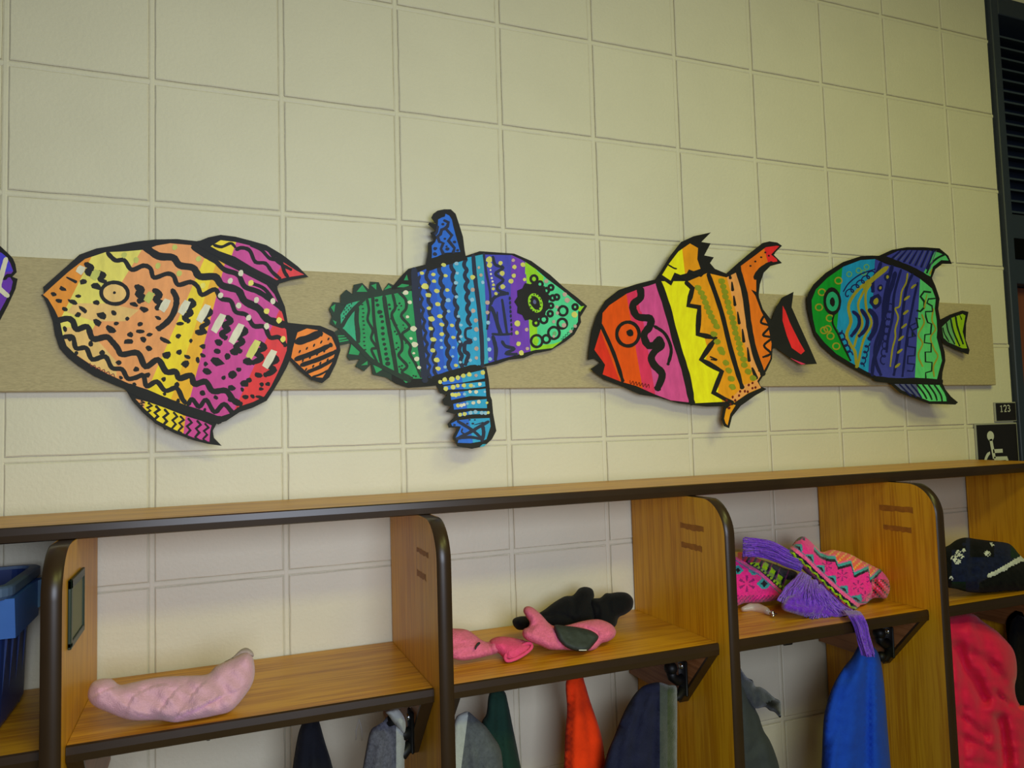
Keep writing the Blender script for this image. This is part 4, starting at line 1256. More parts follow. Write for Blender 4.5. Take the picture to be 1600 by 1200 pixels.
    tl.bands(tf, [(qz(902, 400), qz(930, 600))], [PT['grey_green'], PT['chartreuse']], 0.6)
    for pts, w in [([(862, 480), (870, 510), (892, 548)], 6), ([(880, 455), (890, 500), (920, 560)], 7), ([(900, 435), (915, 500), (945, 570)], 8), ([(925, 425), (935, 480), (962, 560)], 9), ([(945, 416), (955, 440)], 5)]:
        tl.stroke(z(pts), w * SZ_, M_dkgreen, 1.6)
    tl.build()


# ---- fish 0: only its violet head shows at the left edge
def fish_violet():
    F = Fish('violet paper fish cut off by the left edge, only its open mouth showing', (-60, 450), -0.0175, 0.003, 0.006, 0.16, 0.14)
    t, q, S = TR(0, 370, 8.0), T1(0, 370, 8.0), 0.125
    b = F.part('body')
    b.base(t([(0, 112), (110, 215), (160, 270), (190, 340), (207, 440), (150, 497), (218, 525), (192, 650), (100, 850), (0, 1040), (-300, 1300), (-900, 1500), (-1500, 1400), (-1900, 1050), (-2000, 700), (-1800, 250), (-1300, -60), (-700, -120), (-250, -40)]))
    b.fill(t([(0, 190), (80, 250), (130, 330), (165, 430), (120, 490), (160, 560), (140, 660), (60, 820), (0, 930), (-300, 1180), (-900, 1380), (-1400, 1300), (-1750, 1000), (-1850, 700), (-1700, 300), (-1250, 40), (-700, -10), (-250, 60)]), PT['purple'], 1.0)
    b.fill(t([(20, 200), (90, 260), (160, 430), (60, 440), (-40, 380), (-100, 250)]), paint('royal_violet', (72, 58, 214)), 1.4)
    b.stroke(t([(150, 485), (90, 490), (55, 520), (-60, 470)]), 45 * S)
    b.stroke(t([(78, 275), (30, 450), (-10, 620), (40, 690), (100, 740)]), 62 * S, PT['white'], 3.0, taper=False)
    for k in range(5):
        b.stroke(t(wav((-200 - 280 * k, 120), (-260 - 280 * k, 1150), 6, 30)), 40 * S)
    b.build()
    e = F.part('eye')
    e.ring(*q(-330, 480), 110 * S, 110 * S, 45 * S, 0, M_black, 3.4)
    e.build()
    tl = F.part('tail_fin')
    tl.base(t([(-1950, 600), (-2350, 350), (-2450, 700), (-2350, 1050), (-1950, 860)]), lev=-0.6)
    tl.fill(t([(-2050, 640), (-2300, 480), (-2370, 700), (-2300, 920), (-2050, 800)]), PT['violet'], 0.6)
    tl.build()


fish_warm()
fish_cool()
fish_zigzag()
fish_reef()
fish_violet()

# ------------------------------------------------------------------ soft goods


def seg_dist(P, poly, closed=True):
    """distance of every point (n,2) to a polyline"""
    A = np.array(poly, float)
    Bp = np.roll(A, -1, axis=0)
    if not closed:
        A, Bp = A[:-1], Bp[:-1]
    d = np.full(len(P), 1e9)
    for a, b in zip(A, Bp):
        ab = b - a
        L = ab @ ab + 1e-12
        s = np.clip(((P - a) @ ab) / L, 0, 1)
        q = a + s[:, None] * ab
        d = np.minimum(d, np.hypot(*(P - q).T))
    return d


def vnoise(P, seed, scale):
    rs = np.random.RandomState(seed)
    out = np.zeros(len(P))
    for k in range(7):
        a = rs.uniform(0, 2 * math.pi)
        f = rs.uniform(0.6, 1.8) / scale
        out += np.sin(2 * math.pi * f * (P[:, 0] * math.cos(a) + P[:, 1] * math.sin(a)) + rs.uniform(0, 6.28))
    return out / 3.2


def cloth(name, parent, outline, org, nrm, tf, tb, mats, R=18, sp=5.0, folds=(), noise=(0.002, 40), seed=1, floor=None,
          matf=None, spline=4, xlim=None, ymax=-0.008, smooth=True, lift=None, cuts=(), prof=0.5, fine=0.0006):
    """Rounded cloth body: a traced outline laid on its own plane in the cubby (org, nrm), given real thickness in
    front (tf) and behind (tb), with fold creases (points, width, depth) pressed into its front"""
    nrm = np.array(nrm, float) / np.linalg.norm(nrm)
    O = [tuple(p) for p in (cr_spline(outline, spline, True) if spline else outline)]
    xs = [p[0] for p in O]
    ys = [p[1] for p in O]
    pts = [Vector(p) for p in O]
    rr = random.Random(seed)
    row = 0
    y = min(ys) + sp * 0.5
    Oa = np.array(O)
    cand = []
    while y < max(ys):
        x = min(xs) + (sp * 0.5 if row % 2 else sp)
        while x < max(xs):
            if inside(O, x, y):
                cand.append((x + rr.uniform(-.1, .1) * sp, y + rr.uniform(-.1, .1) * sp))
            x += sp
        y += sp * 0.87
        row += 1
    cand = np.array(cand)
    dd = seg_dist(cand, O)
    cand = cand[dd > sp * 0.45]
    pts += [Vector(tuple(p)) for p in cand]
    ce = []
    for cut in cuts:
        Q = []
        for a, b in zip(cut[:-1], cut[1:]):
            k = max(1, int(math.hypot(b[0] - a[0], b[1] - a[1]) / sp))
            Q += [(a[0] + (b[0] - a[0]) * t_ / k, a[1] + (b[1] - a[1]) * t_ / k) for t_ in range(k)]
        Q = [p for p in Q + [cut[-1]] if inside(O, *p)]
        n0 = len(pts)
        pts += [Vector(p) for p in Q]
        ce += [(n0 + i, n0 + i + 1) for i in range(len(Q) - 1)]
    r = delaunay_2d_cdt(pts, ce, [list(range(len(O)))], 1, 1e-4)
    V2 = np.array([(v.x, v.y) for v in r[0]])
    tris = [tuple(f) for f in r[2]]
    d = seg_dist(V2, O)
    edge = d < 1e-3
    s = np.clip(d / R, 0, 1)
    h = np.maximum(0, 1 - (1 - s) ** 2) ** prof
    disp = tf * h
    for fold in folds:
        if len(fold) == 4:      # an overlapping lap: one side of the line stands up as a lip, the other dips under it
            fp, w, dep, side = fold
            Q = np.array(cr_spline(fp, 6))
            A_, B_ = Q[:-1], Q[1:]
            best = np.full(len(V2), 1e9)
            sg = np.zeros(len(V2))
            for a_, b_ in zip(A_, B_):
                ab = b_ - a_
                tt = np.clip(((V2 - a_) @ ab) / (ab @ ab + 1e-9), 0, 1)
                q_ = a_ + tt[:, None] * ab
                dd_ = np.hypot(*(V2 - q_).T)
                cr_ = ab[0] * (V2[:, 1] - a_[1]) - ab[1] * (V2[:, 0] - a_[0])
                m_ = dd_ < best
                best[m_] = dd_[m_]
                sg[m_] = np.sign(cr_[m_])
            ends = np.minimum(np.hypot(*(V2 - Q[0]).T), np.hypot(*(V2 - Q[-1]).T))
            soft = np.clip(ends / (2.5 * w), 0.15, 1)
            up = sg * side > 0
            disp = disp + soft * dep * np.where(up, np.exp(-best / (2.2 * w)), -0.7 * np.exp(-best / w)) * np.clip(h * 1.4, 0, 1)
            continue
        fp, w, dep = fold
        fd = seg_dist(V2, cr_spline(fp, 5) if len(fp) > 2 else fp, False)
        disp = disp - dep * np.exp(-(fd / w) ** 2) * np.clip(h * 1.5, 0, 1)
    disp = disp + noise[0] * vnoise(V2, seed, noise[1]) * h + 0.4 * noise[0] * vnoise(V2, seed + 50, noise[1] * 0.37) * h + fine * vnoise(V2, seed + 90, 5.0) * h
    if lift is not None:
        disp = disp + lift(V2) * h
    base = np.array([on_plane(p[0], p[1], org, nrm) for p in V2])
    lean = CAM - base            # the bulge leans a little towards the room's middle, so the traced outline stays the outline
    lean = lean / (lean @ nrm)[:, None]
    front = base + lean * disp[:, None]
    back = base - lean * (tb * h)[:, None]
    allv = np.vstack([front, back])
    if floor is not None:
        allv[:, 2] = np.maximum(allv[:, 2], floor)
    if xlim:
        allv[:, 0] = np.clip(allv[:, 0], xlim[0], xlim[1])
    allv[:, 1] = np.minimum(allv[:, 1], ymax)
    n = len(V2)
    # weld the rim: rim vertices are shared by the two sides
    idx = [i if edge[i] else n + i for i in range(n)]
    faces = list(tris)
    cen = [V2[list(f)].mean(axis=0) for f in tris]
    mi = [matf(c[0], c[1]) if matf else 0 for c in cen]
    faces += [(idx[a], idx[c], idx[b]) for a, b, c in tris]
    mi += mi[:]
    # drop the unused back rim vertices
    used = sorted({i for f in faces for i in f})
    remap = {u: k for k, u in enumerate(used)}
    faces = [tuple(remap[i] for i in f) for f in faces]
    return build(name, allv[used], faces, mats, parent, mi, smooth)


def fabric(name, rgb, var=0.1, bump=0.5, bscale=500, sheen=0.25, rough=0.9, vscale=60):
    return mat(name, rgb, rough=rough, spec=0.15, var=var, vscale=vscale, bump=bump, bscale=bscale, sheen=sheen)


Z0 = ZS + 0.0008


def lying(px, py, tilt):
    """plane through a point on the cubby shelf, rising towards the wall at the given tilt"""
    a = math.radians(tilt)
    return onZ(px, py, Z0 + 0.001), np.array([0, -math.sin(a), math.cos(a)])


# pale pink fleece
M_fleece = fabric('pale_pink_fleece', (206, 156, 172), var=0.06, bump=0.6, sheen=0.3, bscale=520, vscale=300)
M_fleece_in = fabric('grey_lining', (170, 150, 145))
t = TR(120, 1000, 1600 / 290)
root = tag(empty('fleece_hat', tuple(onZ(260, 1120, ZS))), 'pale pink fleece hat lying crumpled on the shelf beside the label holder', 'hat')
org, nr = lying(270, 1128, 52)
cloth('crown', root, t([(105, 520), (95, 450), (130, 370), (200, 335), (300, 335), (370, 385), (480, 365), (640, 330), (800, 312), (1000, 305), (1130, 292), (1200, 225), (1330, 165), (1450, 110), (1510, 140), (1535, 240), (1520, 360), (1450, 480), (1330, 610), (1200, 650), (1000, 690), (850, 712), (700, 690), (520, 695), (400, 675), (260, 620), (160, 575)]), org, nr, 0.026, 0.024, [M_fleece, M_fleece_in], R=19, sp=2.6, prof=0.55, fine=0.00015,
      folds=[(t([(800, 690), (930, 625), (1060, 572), (1180, 510), (1290, 465)]), 7, 0.010, -1), (t([(130, 500), (240, 445), (400, 392)]), 6, 0.008, 1), (t([(700, 640), (770, 550), (850, 440), (930, 380)]), 7, 0.006, 1),
             (t([(950, 545), (1030, 445), (1130, 330)]), 7, 0.006, 1), (t([(440, 600), (480, 500), (620, 420), (760, 385), (880, 425)]), 8, 0.005, 1), (t([(470, 600), (560, 640), (680, 660)]), 6, 0.004, -1)],
      noise=(0.0042, 85), seed=3, floor=Z0, xlim=(0.131, 0.58))
cloth('lining', root, t([(1270, 190), (1340, 150), (1410, 85), (1465, 68), (1515, 100), (1522, 145), (1440, 128), (1370, 160)]), org + np.array([0, 0.012, 0]), nr, 0.012, 0.008, M_fleece_in, R=8, sp=3, floor=Z0, seed=4)

# pink mittens and black gloves
M_mit = fabric('pink_knit', (216, 104, 134), var=0.14, bump=0.9, sheen=0.12, bscale=380, vscale=260)
M_mit_in = fabric('pink_cuff', (222, 74, 118), bump=0.9, sheen=0.1, bscale=380)
M_palm = mat('black_grip_patch', (44, 50, 46), rough=0.65, spec=0.3, var=0.2, vscale=90)
M_glove = fabric('black_fleece', (15, 15, 17), sheen=0.03)
t = TR(680, 900, 1600 / 330)
tm = T1(680, 900, 1600 / 330)
r1 = tag(empty('mitten', tuple(onZ(752, 1033, ZS))), 'pink mitten with open cuff, half hidden behind the second wooden divider', 'mitten', 'pink mittens')
org, nr = lying(752, 1034, 38)
cloth('hand', r1, t([(60, 470), (100, 405), (160, 398), (240, 408), (300, 445), (345, 480), (400, 500), (450, 470), (520, 485), (520, 560), (470, 585), (400, 605), (300, 628), (220, 640), (150, 630), (90, 600)]), org, nr, 0.02, 0.014, M_mit, R=15, sp=2.6, prof=0.55, folds=[(t([(405, 500), (420, 560), (440, 590)]), 3, 0.006), (t([(170, 600), (260, 570), (340, 560)]), 5, 0.003)], noise=(0.0012, 22), seed=5, floor=Z0, xlim=(0.606, 1.06))
cloth('cuff', r1, t([(408, 500), (450, 466), (510, 458), (560, 462), (640, 478), (700, 496), (736, 515), (738, 545), (700, 590), (640, 630), (580, 652), (530, 648), (505, 610), (480, 585), (430, 560)]), org, nr, 0.024, 0.012, M_mit_in, R=17, sp=2.6, prof=0.6, noise=(0.0008, 22), seed=6, floor=Z0)
open_px = t([(528, 612), (560, 568), (630, 540), (690, 512), (728, 516), (728, 545), (690, 582), (630, 618), (575, 640), (540, 640)])
rimc = MB()
po = org + nr * 0.017
rimc.tube([on_plane(p[0], p[1], po, nr) for p in cr_spline(open_px + [open_px[0]], 4)], 0.0026, 8)
rimc.build('cuff_rim', M_mit_in, r1, True)
cloth('cuff_opening', r1, open_px, org + nr * 0.0185, nr, -0.013, 0.0135, fabric('cuff_inside', (176, 44, 92), bump=0.8, sheen=0.05), R=9, sp=2.2, noise=(0.0004, 12), seed=61, floor=Z0)
cloth('logo_patch', r1, t([(300, 545), (315, 510), (335, 500), (342, 512), (320, 535), (305, 560)]), org + nr * 0.0245, nr, 0.002, 0.002, M_palm, R=3, sp=2, floor=Z0, spline=2)

r2 = tag(empty('mitten', tuple(onZ(890, 1016, ZS))), 'pink mitten with black palm patch, thumb up, lying in front of black gloves', 'mitten', 'pink mittens')
org2, nr2 = lying(900, 1018, 47)
cloth('hand', r2, t([(668, 268), (680, 236), (715, 230), (755, 250), (810, 300), (860, 355), (905, 378), (1000, 372), (1100, 345), (1200, 328), (1270, 335), (1340, 370), (1370, 420), (1355, 465), (1310, 495), (1260, 510), (1225, 545), (1190, 568), (1150, 572), (1080, 568), (1000, 560), (900, 560), (850, 552), (790, 525), (700, 490), (662, 450), (668, 405), (705, 385), (715, 350), (690, 310)]), org2, nr2, 0.022, 0.016, M_mit, R=14, sp=2.6, prof=0.55, folds=[(t([(720, 400), (770, 350), (800, 320)]), 3, 0.004), (t([(1000, 378), (1120, 385), (1230, 440), (1200, 520)]), 3, 0.005), (t([(905, 385), (920, 470), (980, 545)]), 3, 0.004)], noise=(0.001, 22), seed=7, floor=Z0)
cloth('palm_patch', r2, t([(905, 372), (1000, 378), (1100, 392), (1185, 415), (1238, 460), (1200, 520), (1150, 568), (1080, 570), (1000, 545), (940, 490), (912, 430)]), org2 + nr2 * 0.0215, nr2, 0.0085, 0.004, M_palm, R=9, sp=3.0, noise=(0.0006, 22), seed=8, floor=Z0)
tgm = cloth('size_tag', r2, t([(1085, 556), (1150, 556), (1148, 566), (1088, 566)]), org2 + nr2 * 0.027, nr2, 0.0015, 0.001, M_signw, R=2, sp=2, floor=Z0, spline=0)

r3 = tag(empty('glove', tuple(onZ(870, 985, ZS))), 'black fleece glove behind the pink mitten, its rounded tip pointing up', 'glove', 'black fleece gloves')
org3, nr3 = lying(880, 992, 66)
cloth('hand', r3, t([(585, 345), (600, 320), (650, 305), (740, 300), (820, 260), (900, 200), (980, 155), (1045, 145), (1090, 95), (1140, 82), (1190, 100), (1205, 150), (1195, 200), (1230, 260), (1210, 330), (1150, 370), (1000, 400), (860, 410), (740, 400), (640, 410), (600, 385)]), org3, nr3, 0.03, 0.026, M_glove, R=22, sp=2.8, prof=0.6, folds=[(t([(1040, 150), (1060, 210), (1050, 270)]), 4, 0.006), (t([(820, 300), (930, 290), (1030, 320)]), 4, 0.005), (t([(700, 310), (690, 380)]), 3, 0.005)], noise=(0.0014, 24), seed=9, floor=Z0)
r4 = tag(empty('glove', tuple(onZ(965, 982, ZS))), 'black fleece glove lying nearest the third divider, end rounded', 'glove', 'black fleece gloves')
cloth('hand', r4, t([(1180, 180), (1250, 165), (1290, 132), (1330, 130), (1390, 122), (1450, 128), (1490, 160), (1502, 200), (1490, 250), (1440, 290), (1390, 315), (1365, 380), (1300, 400), (1230, 360), (1190, 280)]), org3 + np.array([0, -0.004, 0]), nr3, 0.03, 0.026, M_glove, R=16, sp=3.0, folds=[(t([(1330, 140), (1310, 200), (1330, 280)]), 4, 0.006), (t([(1210, 210), (1240, 260), (1230, 320)]), 3, 0.006)], noise=(0.0014, 24), seed=10, floor=Z0)

# patterned knit scarf with purple fringe
KN = [fabric('knit_' + k, v, var=0.16, bump=0.8, bscale=330, vscale=240) for k, v in dict(
    pink=(238, 42, 150), rose=(240, 90, 160), plum=(150, 30, 120), black=(26, 24, 40), teal=(60, 160, 172), lime=(170, 220, 20), orange=(250, 96, 60), yellow=(240, 190, 60), red=(206, 30, 66), blue_grey=(100, 120, 160)).items()]
PK, RO, PL, BK, TL, LM, OR, YE, RD, BG = range(10)


def poly_side(x, y, line):
    for (x0, y0), (x1, y1) in zip(line[:-1], line[1:]):
        if x0 <= x <= x1:
            return y - (y0 + (y1 - y0) * (x - x0) / (x1 - x0 + 1e-9))
    return y - (line[-1][1] if x > line[-1][0] else line[0][1])


tk = TR(1130, 820, 1600 / 290)
tz = TR(1260, 830, 1371 / 160)
ZZ = tz([(100, 240), (190, 330), (300, 372), (385, 372), (425, 480), (600, 430), (640, 590), (830, 500), (855, 660), (960, 560), (1010, 500)])
BORD = tz([(-300, 130), (0, 370), (170, 540), (330, 690), (500, 840), (690, 990)])     # pink edging stripe, centre line


def scarf_main(x, y):
    s = poly_side(x, y, BORD)
    zx, zy = (x - 1260) * 8.569, (y - 830) * 8.569
    if zx > 880 and zy > 640:
        v = (int(zx / 26) * 7 + int(zy / 26) * 13) % 5
        return RD if v < 3 else (BK if v == 3 else RO)
    if s > 15.5:
        return PL
    if s > 12.5:
        return OR if (x * 0.76 + y * 0.64) % 16 < 7 else PL
    if s > 4.6:
        w = abs(((x * 0.76 + y * 0.64) % 16) - 8)
        return LM if 5.6 + w * 0.55 < s < 9.6 + w * 0.75 else BK
    if s > 3.6:
        return BK
    if s > -3.2:
        return RO
    if s > -5.4:
        return BG
    # little teal triangles along the edging
    ph = ((x * 0.76 + y * 0.64)) % 24
    if s > -17 and ph < 16:
        hgt = -5.4 - s
        if hgt < 11 - abs(ph - 8) * 1.25:
            return TL if hgt > 5.5 - abs(ph - 8) * 0.7 else BK
        if hgt < 13 - abs(ph - 8) * 1.25:
            return BG
    z = poly_side(x, y, ZZ)
    if x > 1272:
        if 0 < z < 4.2 and zy < 700:
            return BK
        if -4.5 < z <= 0:
            return TL
        if z <= -4.5:
            if z > -7:
                return RO
            return OR if (int(x / 3) + int(y / 3)) % 4 else YE
    # plum snowflake stitches
    for cx, cy in ((1316, 899), (1341, 916), (1352, 932), (1292, 884), (1362, 905)):
        dx, dy = x - cx, y - cy
        rr = math.hypot(dx, dy)
        if rr < 9 and rr > 2.2:
            a = math.degrees(math.atan2(dy, dx)) % 60
            if abs(a - 30) < 9:
                return PL
    if zx < -20 and zy < 330:      # far corner
        if poly_side(x, y, [(1228, 862), (1243, 843), (1254, 839), (1275, 860), (1290, 875)]) < 3.4:
            return BK if (int(x / 2.5) + int(y / 2.5)) % 3 else PL
    return PK


def scarf_left(x, y):
    zx, zy = (x - 1140) * 8.573, (y - 830) * 8.573
    edge = poly_side(x, y, [(1140, 866), (1152, 872), (1172, 885), (1186, 893), (1200, 905), (1218, 922), (1230, 930)])
    if zy < 420 and zx < 470 and edge < -1:
        if zx < 165:
            return OR if zx > 110 else YE
        v = int(zx / 34 + zy / 60) % 3
        return (RD, BK, PL)[v]
    if edge < -9:
        w = (x * 1.0 + y * 0.4) % 15
        return LM if w < 9 and edge > -24 else (BK if w < 13 else PL)
    if edge < -4:
        return LM if (x + y) % 9 < 5 else BK
    if edge < -2:
        return BK
    if edge < 4:
        return RO
    if edge < 6:
        return BG
    for cx, cy, sx in ((1153, 891, 9), (1178, 892, 9), (1194, 912, 12)):
        dx, dy = x - cx, y - cy
        if abs(dx) + abs(dy) < sx and dy < sx * 0.7:
            return BK if abs(dx) + abs(dy) < sx * 0.45 else TL
    dx, dy = x - 1167, y - 912
    rr = math.hypot(dx, dy)
    if 2.5 < rr < 13:
        a = math.degrees(math.atan2(dy, dx)) % 60
        if abs(a - 30) < 10:
            return PL
    if zy > 860 and (int(x / 2) + int(y / 2)) % 3 == 0:
        return PL
    return PK


rk = tag(empty('knit_scarf', tuple(onZ(1300, 950, ZS))), 'bright pink patterned knit scarf with purple fringe piled on the shelf', 'scarf')
orgk, nrk = lying(1290, 952, 58)
cloth('rolled_end', rk, tk([(60, 240), (110, 235), (200, 240), (300, 290), (420, 330), (520, 370), (620, 400), (640, 440), (590, 520), (520, 600), (450, 650), (300, 672), (180, 675), (60, 680)]), onZ(1200, 946, Z0), nrk, 0.036, 0.024, KN, R=20, sp=1.55, noise=(0.0016, 26), seed=11, floor=Z0, xlim=(1.0888, 1.5), matf=scarf_left, spline=3,
      folds=[(tk([(180, 330), (330, 370), (460, 440), (540, 540)]), 3, 0.006), (tk([(200, 660), (320, 600), (480, 560)]), 5, 0.004)])
cloth('folded_end', rk, tk([(545, 225), (590, 180), (640, 120), (690, 100), (740, 130), (800, 190), (850, 235), (930, 215), (1000, 225), (1100, 255), (1200, 310), (1290, 350), (1370, 385), (1420, 440), (1448, 500), (1440, 580), (1400, 635), (1330, 630), (1280, 640), (1230, 685), (1180, 705), (1150, 740), (1070, 740), (1000, 705), (930, 620), (860, 560), (790, 480), (720, 420), (640, 340), (570, 290)]), orgk, nrk, 0.042, 0.024, KN, R=18, sp=1.55, noise=(0.0016, 26), seed=12, floor=Z0, matf=scarf_main, spline=3,
      folds=[(tk([(1330, 390), (1310, 480), (1300, 560), (1270, 640)]), 3, 0.009), (tk([(800, 200), (850, 260), (880, 330)]), 3, 0.006)], xlim=(1.2, 1.5425))
M_fringe = fabric('purple_fringe', (108, 48, 196), var=0.3, bump=1.0, bscale=260, sheen=0.5, vscale=220)
M_fringe2 = fabric('violet_fringe', (126, 68, 214), var=0.3, bump=1.0, bscale=260, sheen=0.5, vscale=220)
org_f = orgk + np.array([0, -0.012, 0])


def strands(mb, path, width, n, y_out, seed, r=0.0011, mi=0, curl=0.35, plane=None, zf=None):
    """bundle of yarn strands following a path traced on the scarf's plane"""
    rr = random.Random(seed)
    o, nn = plane
    for k in range(n):
        off = rr.uniform(-1, 1)
        lift = rr.uniform(0.0, y_out)
        P = []
        fr = rr.uniform(0.7, 1.05)
        Q = cr_spline(path, 5)
        m = max(4, int(len(Q) * min(1, fr)))
        for i in range(m):
            q = Q[min(i, len(Q) - 1)]
            a, b = Q[max(i - 1, 0)], Q[min(i + 1, len(Q) - 1)]
            t_ = b - a
            t_ = t_ / (np.linalg.norm(t_) + 1e-9)
            nn2 = np.array([-t_[1], t_[0]])
            s = i / max(1, len(Q) - 1)
            w = width(s) if callable(width) else width
            p2 = q + nn2 * w * (off + curl * 0.3 * math.sin(3 * s * math.pi + k))
            w3 = on_plane(p2[0], p2[1], o, nn)
            ln = (CAM - w3) / ((CAM - w3) @ nn)
            w3 = w3 + ln * (lift * (0.4 + 0.6 * math.sin(math.pi * min(1, s + 0.15))) * (1 - 0.5 * off * off))
            if zf is not None:
                w3[2] = max(w3[2], zf)
            P.append(w3)
        mb.tube(P, r, 5, mi if rr.random() < 0.5 else 1 - mi, cap=False)


# three tassels: over the back, the large heap in front, and the tail hanging over the shelf edge
f1 = MB()
plane_f = (org_f, nrk)
strands(f1, tk([(690, 340), (560, 290), (430, 230), (300, 195), (170, 190)]), lambda s: 11 + 4 * s, 170, 0.03, 21, plane=plane_f, zf=Z0)
tag_f1 = f1.build('fringe', [M_fringe, M_fringe2], rk, True)
f2 = MB()
plane_g = (onZ(1285, 962, Z0), np.array([0, -math.sin(math.radians(50)), math.cos(math.radians(50))]))
strands(f2, tk([(715, 425), (675, 500), (620, 590), (560, 700)]), lambda s: 8 + 13 * s, 170, 0.026, 22, plane=plane_g, zf=Z0)
strands(f2, tk([(755, 475), (755, 570), (740, 680), (700, 790)]), lambda s: 8 + 17 * s, 170, 0.030, 23, plane=plane_g, zf=Z0)
strands(f2, tk([(800, 530), (840, 610), (890, 710), (905, 810)]), lambda s: 8 + 13 * s, 190, 0.026, 24, plane=plane_g, zf=Z0)
strands(f2, tk([(880, 630), (950, 700), (1020, 765), (1105, 815)]), lambda s: 10 + 3 * s, 160, 0.022, 25, plane=plane_g, zf=Z0)
cloth('fringe_heap', rk, tk([(690, 450), (745, 460), (835, 570), (920, 670), (1010, 750), (1110, 780), (1140, 810), (1060, 840), (950, 825), (860, 790), (740, 800), (620, 770), (510, 730), (510, 660), (560, 590), (620, 500)]), plane_g[0] + np.array([0, 0.006, 0]), plane_g[1], 0.024, 0.012, M_fringe, R=16, sp=3, noise=(0.0025, 14), seed=13, floor=Z0)
f2.build('fringe', [M_fringe, M_fringe2], rk, True)
f3 = MB()
plane_h = (np.array([1.33, SHELF_F - 0.009, 1.06]), np.array([0, -1.0, 0.0]))
top = [(1050, 750), (1120, 780)]
rr = random.Random(5)
for k in range(120):
    off = rr.uniform(-1, 1)
    P = []
    hang = tk([(1090, 740), (1130, 800), (1165, 870), (1185, 960), (1210, 1050), (1235, 1140)])
    Q = cr_spline(hang, 4)
    m = int(len(Q) * rr.uniform(0.86, 1.0))
    lf = rr.uniform(0, 0.012)
    for i in range(m):
        s = i / (len(Q) - 1)
        q = Q[i] + np.array([off * (8.5 - 2.5 * s) + 1.2 * math.sin(5 * s + k), 0])
        if s < 0.28:
            w = onZ(q[0], q[1], Z0 + 0.012)
            e_ = onY(q[0], q[1], SHELF_F - 0.009)
            w = w if w[1] > SHELF_F - 0.009 else e_
        else:
            w = onY(q[0], q[1], SHELF_F - 0.009)
        w = w + np.array([0, -lf, 0])
        P.append(w)
    f3.tube(P, 0.0011, 5, k % 2, cap=False)
f3.build('fringe', [M_fringe, M_fringe2], rk, True)

# clear plastic barrette with a bright metal clasp
M_clear = mat('clear_plastic', (235, 225, 225), rough=0.12, spec=0.5, alpha=0.35)
rb = tag(empty('hair_clip', tuple(onZ(1185, 957, ZS))), 'clear plastic hair clip with silver clasp on the shelf before the knit scarf', 'hair clip')
cl = MB()
P = [onZ(x, y, ZS + 0.006) for x, y in [(1160, 952), (1172, 949), (1185, 950), (1197, 954), (1203, 958)]]
cl.tube(P, [0.004, 0.008, 0.009, 0.007, 0.003], 12)
cl.build('clip_body', M_clear, rb, True)
ms = MB()
for x, y, r_ in [(1198, 954, 0.003), (1207, 957, 0.0042), (1208, 962, 0.0035)]:
    w = onZ(x, y, ZS + 0.0045)
    ms.ball(w, r_, 10)
ms.tube([onZ(1196, 955, ZS + 0.005), onZ(1203, 958, ZS + 0.006), onZ(1214, 960, ZS + 0.004)], 0.0018, 8)
ms.build('clasp', M_chrome, rb, True)

# navy patterned winter hat in the last bay
M_navyknit = fabric('navy_knit', (15, 22, 52), var=0.4, vscale=120, sheen=0.03)
M_blackknit = fabric('black_knit', (8, 9, 12), var=0.3, vscale=120, sheen=0.02)
M_whiteknit = fabric('white_knit', (190, 192, 190), var=0.2, vscale=120)
M_greenknit = fabric('green_knit', (14, 40, 26), var=0.3, vscale=120, sheen=0.02)
th = TR(1460, 820, 1200 / 140)


def hat_mat(x, y):
    zx, zy = (x - 1460) * 8.571, (y - 820) * 8.571
    b = poly_side(zx, zy, [(600, 760), (720, 700), (850, 650), (960, 590), (1080, 520), (1200, 470), (1500, 330)])
    if -70 + (1200 - min(zx, 1200)) * 0.05 < b < 12 and zx > 715:
        return 2
    if b >= 12 and zx > 600:
        return 1
    for cx, cy, r in [(770, 260, 32), (710, 385, 42), (225, 715, 26), (390, 340, 30), (360, 420, 34), (320, 370, 34), (260, 450, 40), (310, 490, 44), (405, 260, 30), (300, 410, 30)]:
        if math.hypot((zx - cx), (zy - cy) * 1.1) < r and (int(zx / 17) + int(zy / 17)) % 5:
            return 2 if zx > 600 or zy > 300 else 0
    if zx < 230 or (480 < zx < 800 and zy < 430) or (zx < 420 and zy < 330):
        return 1
    if (zx > 1020 and zy < 440) or (220 < zx < 420 and zy > 760):
        return 3
    return 0


rh = tag(empty('winter_hat', tuple(onZ(1540, 925, ZS))), 'dark navy winter hat with white stripe on the shelf at far right', 'hat')
orgh, nrh = lying(1530, 927, 62)
cloth('crown', rh, th([(60, 420), (110, 320), (200, 270), (300, 200), (420, 170), (560, 190), (760, 215), (960, 240), (1050, 290), (1150, 410), (1250, 470), (1500, 440), (1620, 560), (1560, 760), (1300, 880), (1000, 905), (800, 910), (480, 905), (300, 860), (180, 840), (80, 800)]), orgh, nrh, 0.05, 0.03, [M_navyknit, M_blackknit, M_whiteknit, M_greenknit], R=30, sp=2.6, noise=(0.002, 30), seed=14, floor=Z0, matf=hat_mat, spline=3, xlim=(1.566, 2.005),
      folds=[(th([(480, 200), (520, 400), (500, 640)]), 5, 0.004), (th([(640, 780), (850, 690), (1000, 600), (1180, 520)]), 4, 0.006)])

# ------------------------------------------------------------------ coats hanging below the shelves


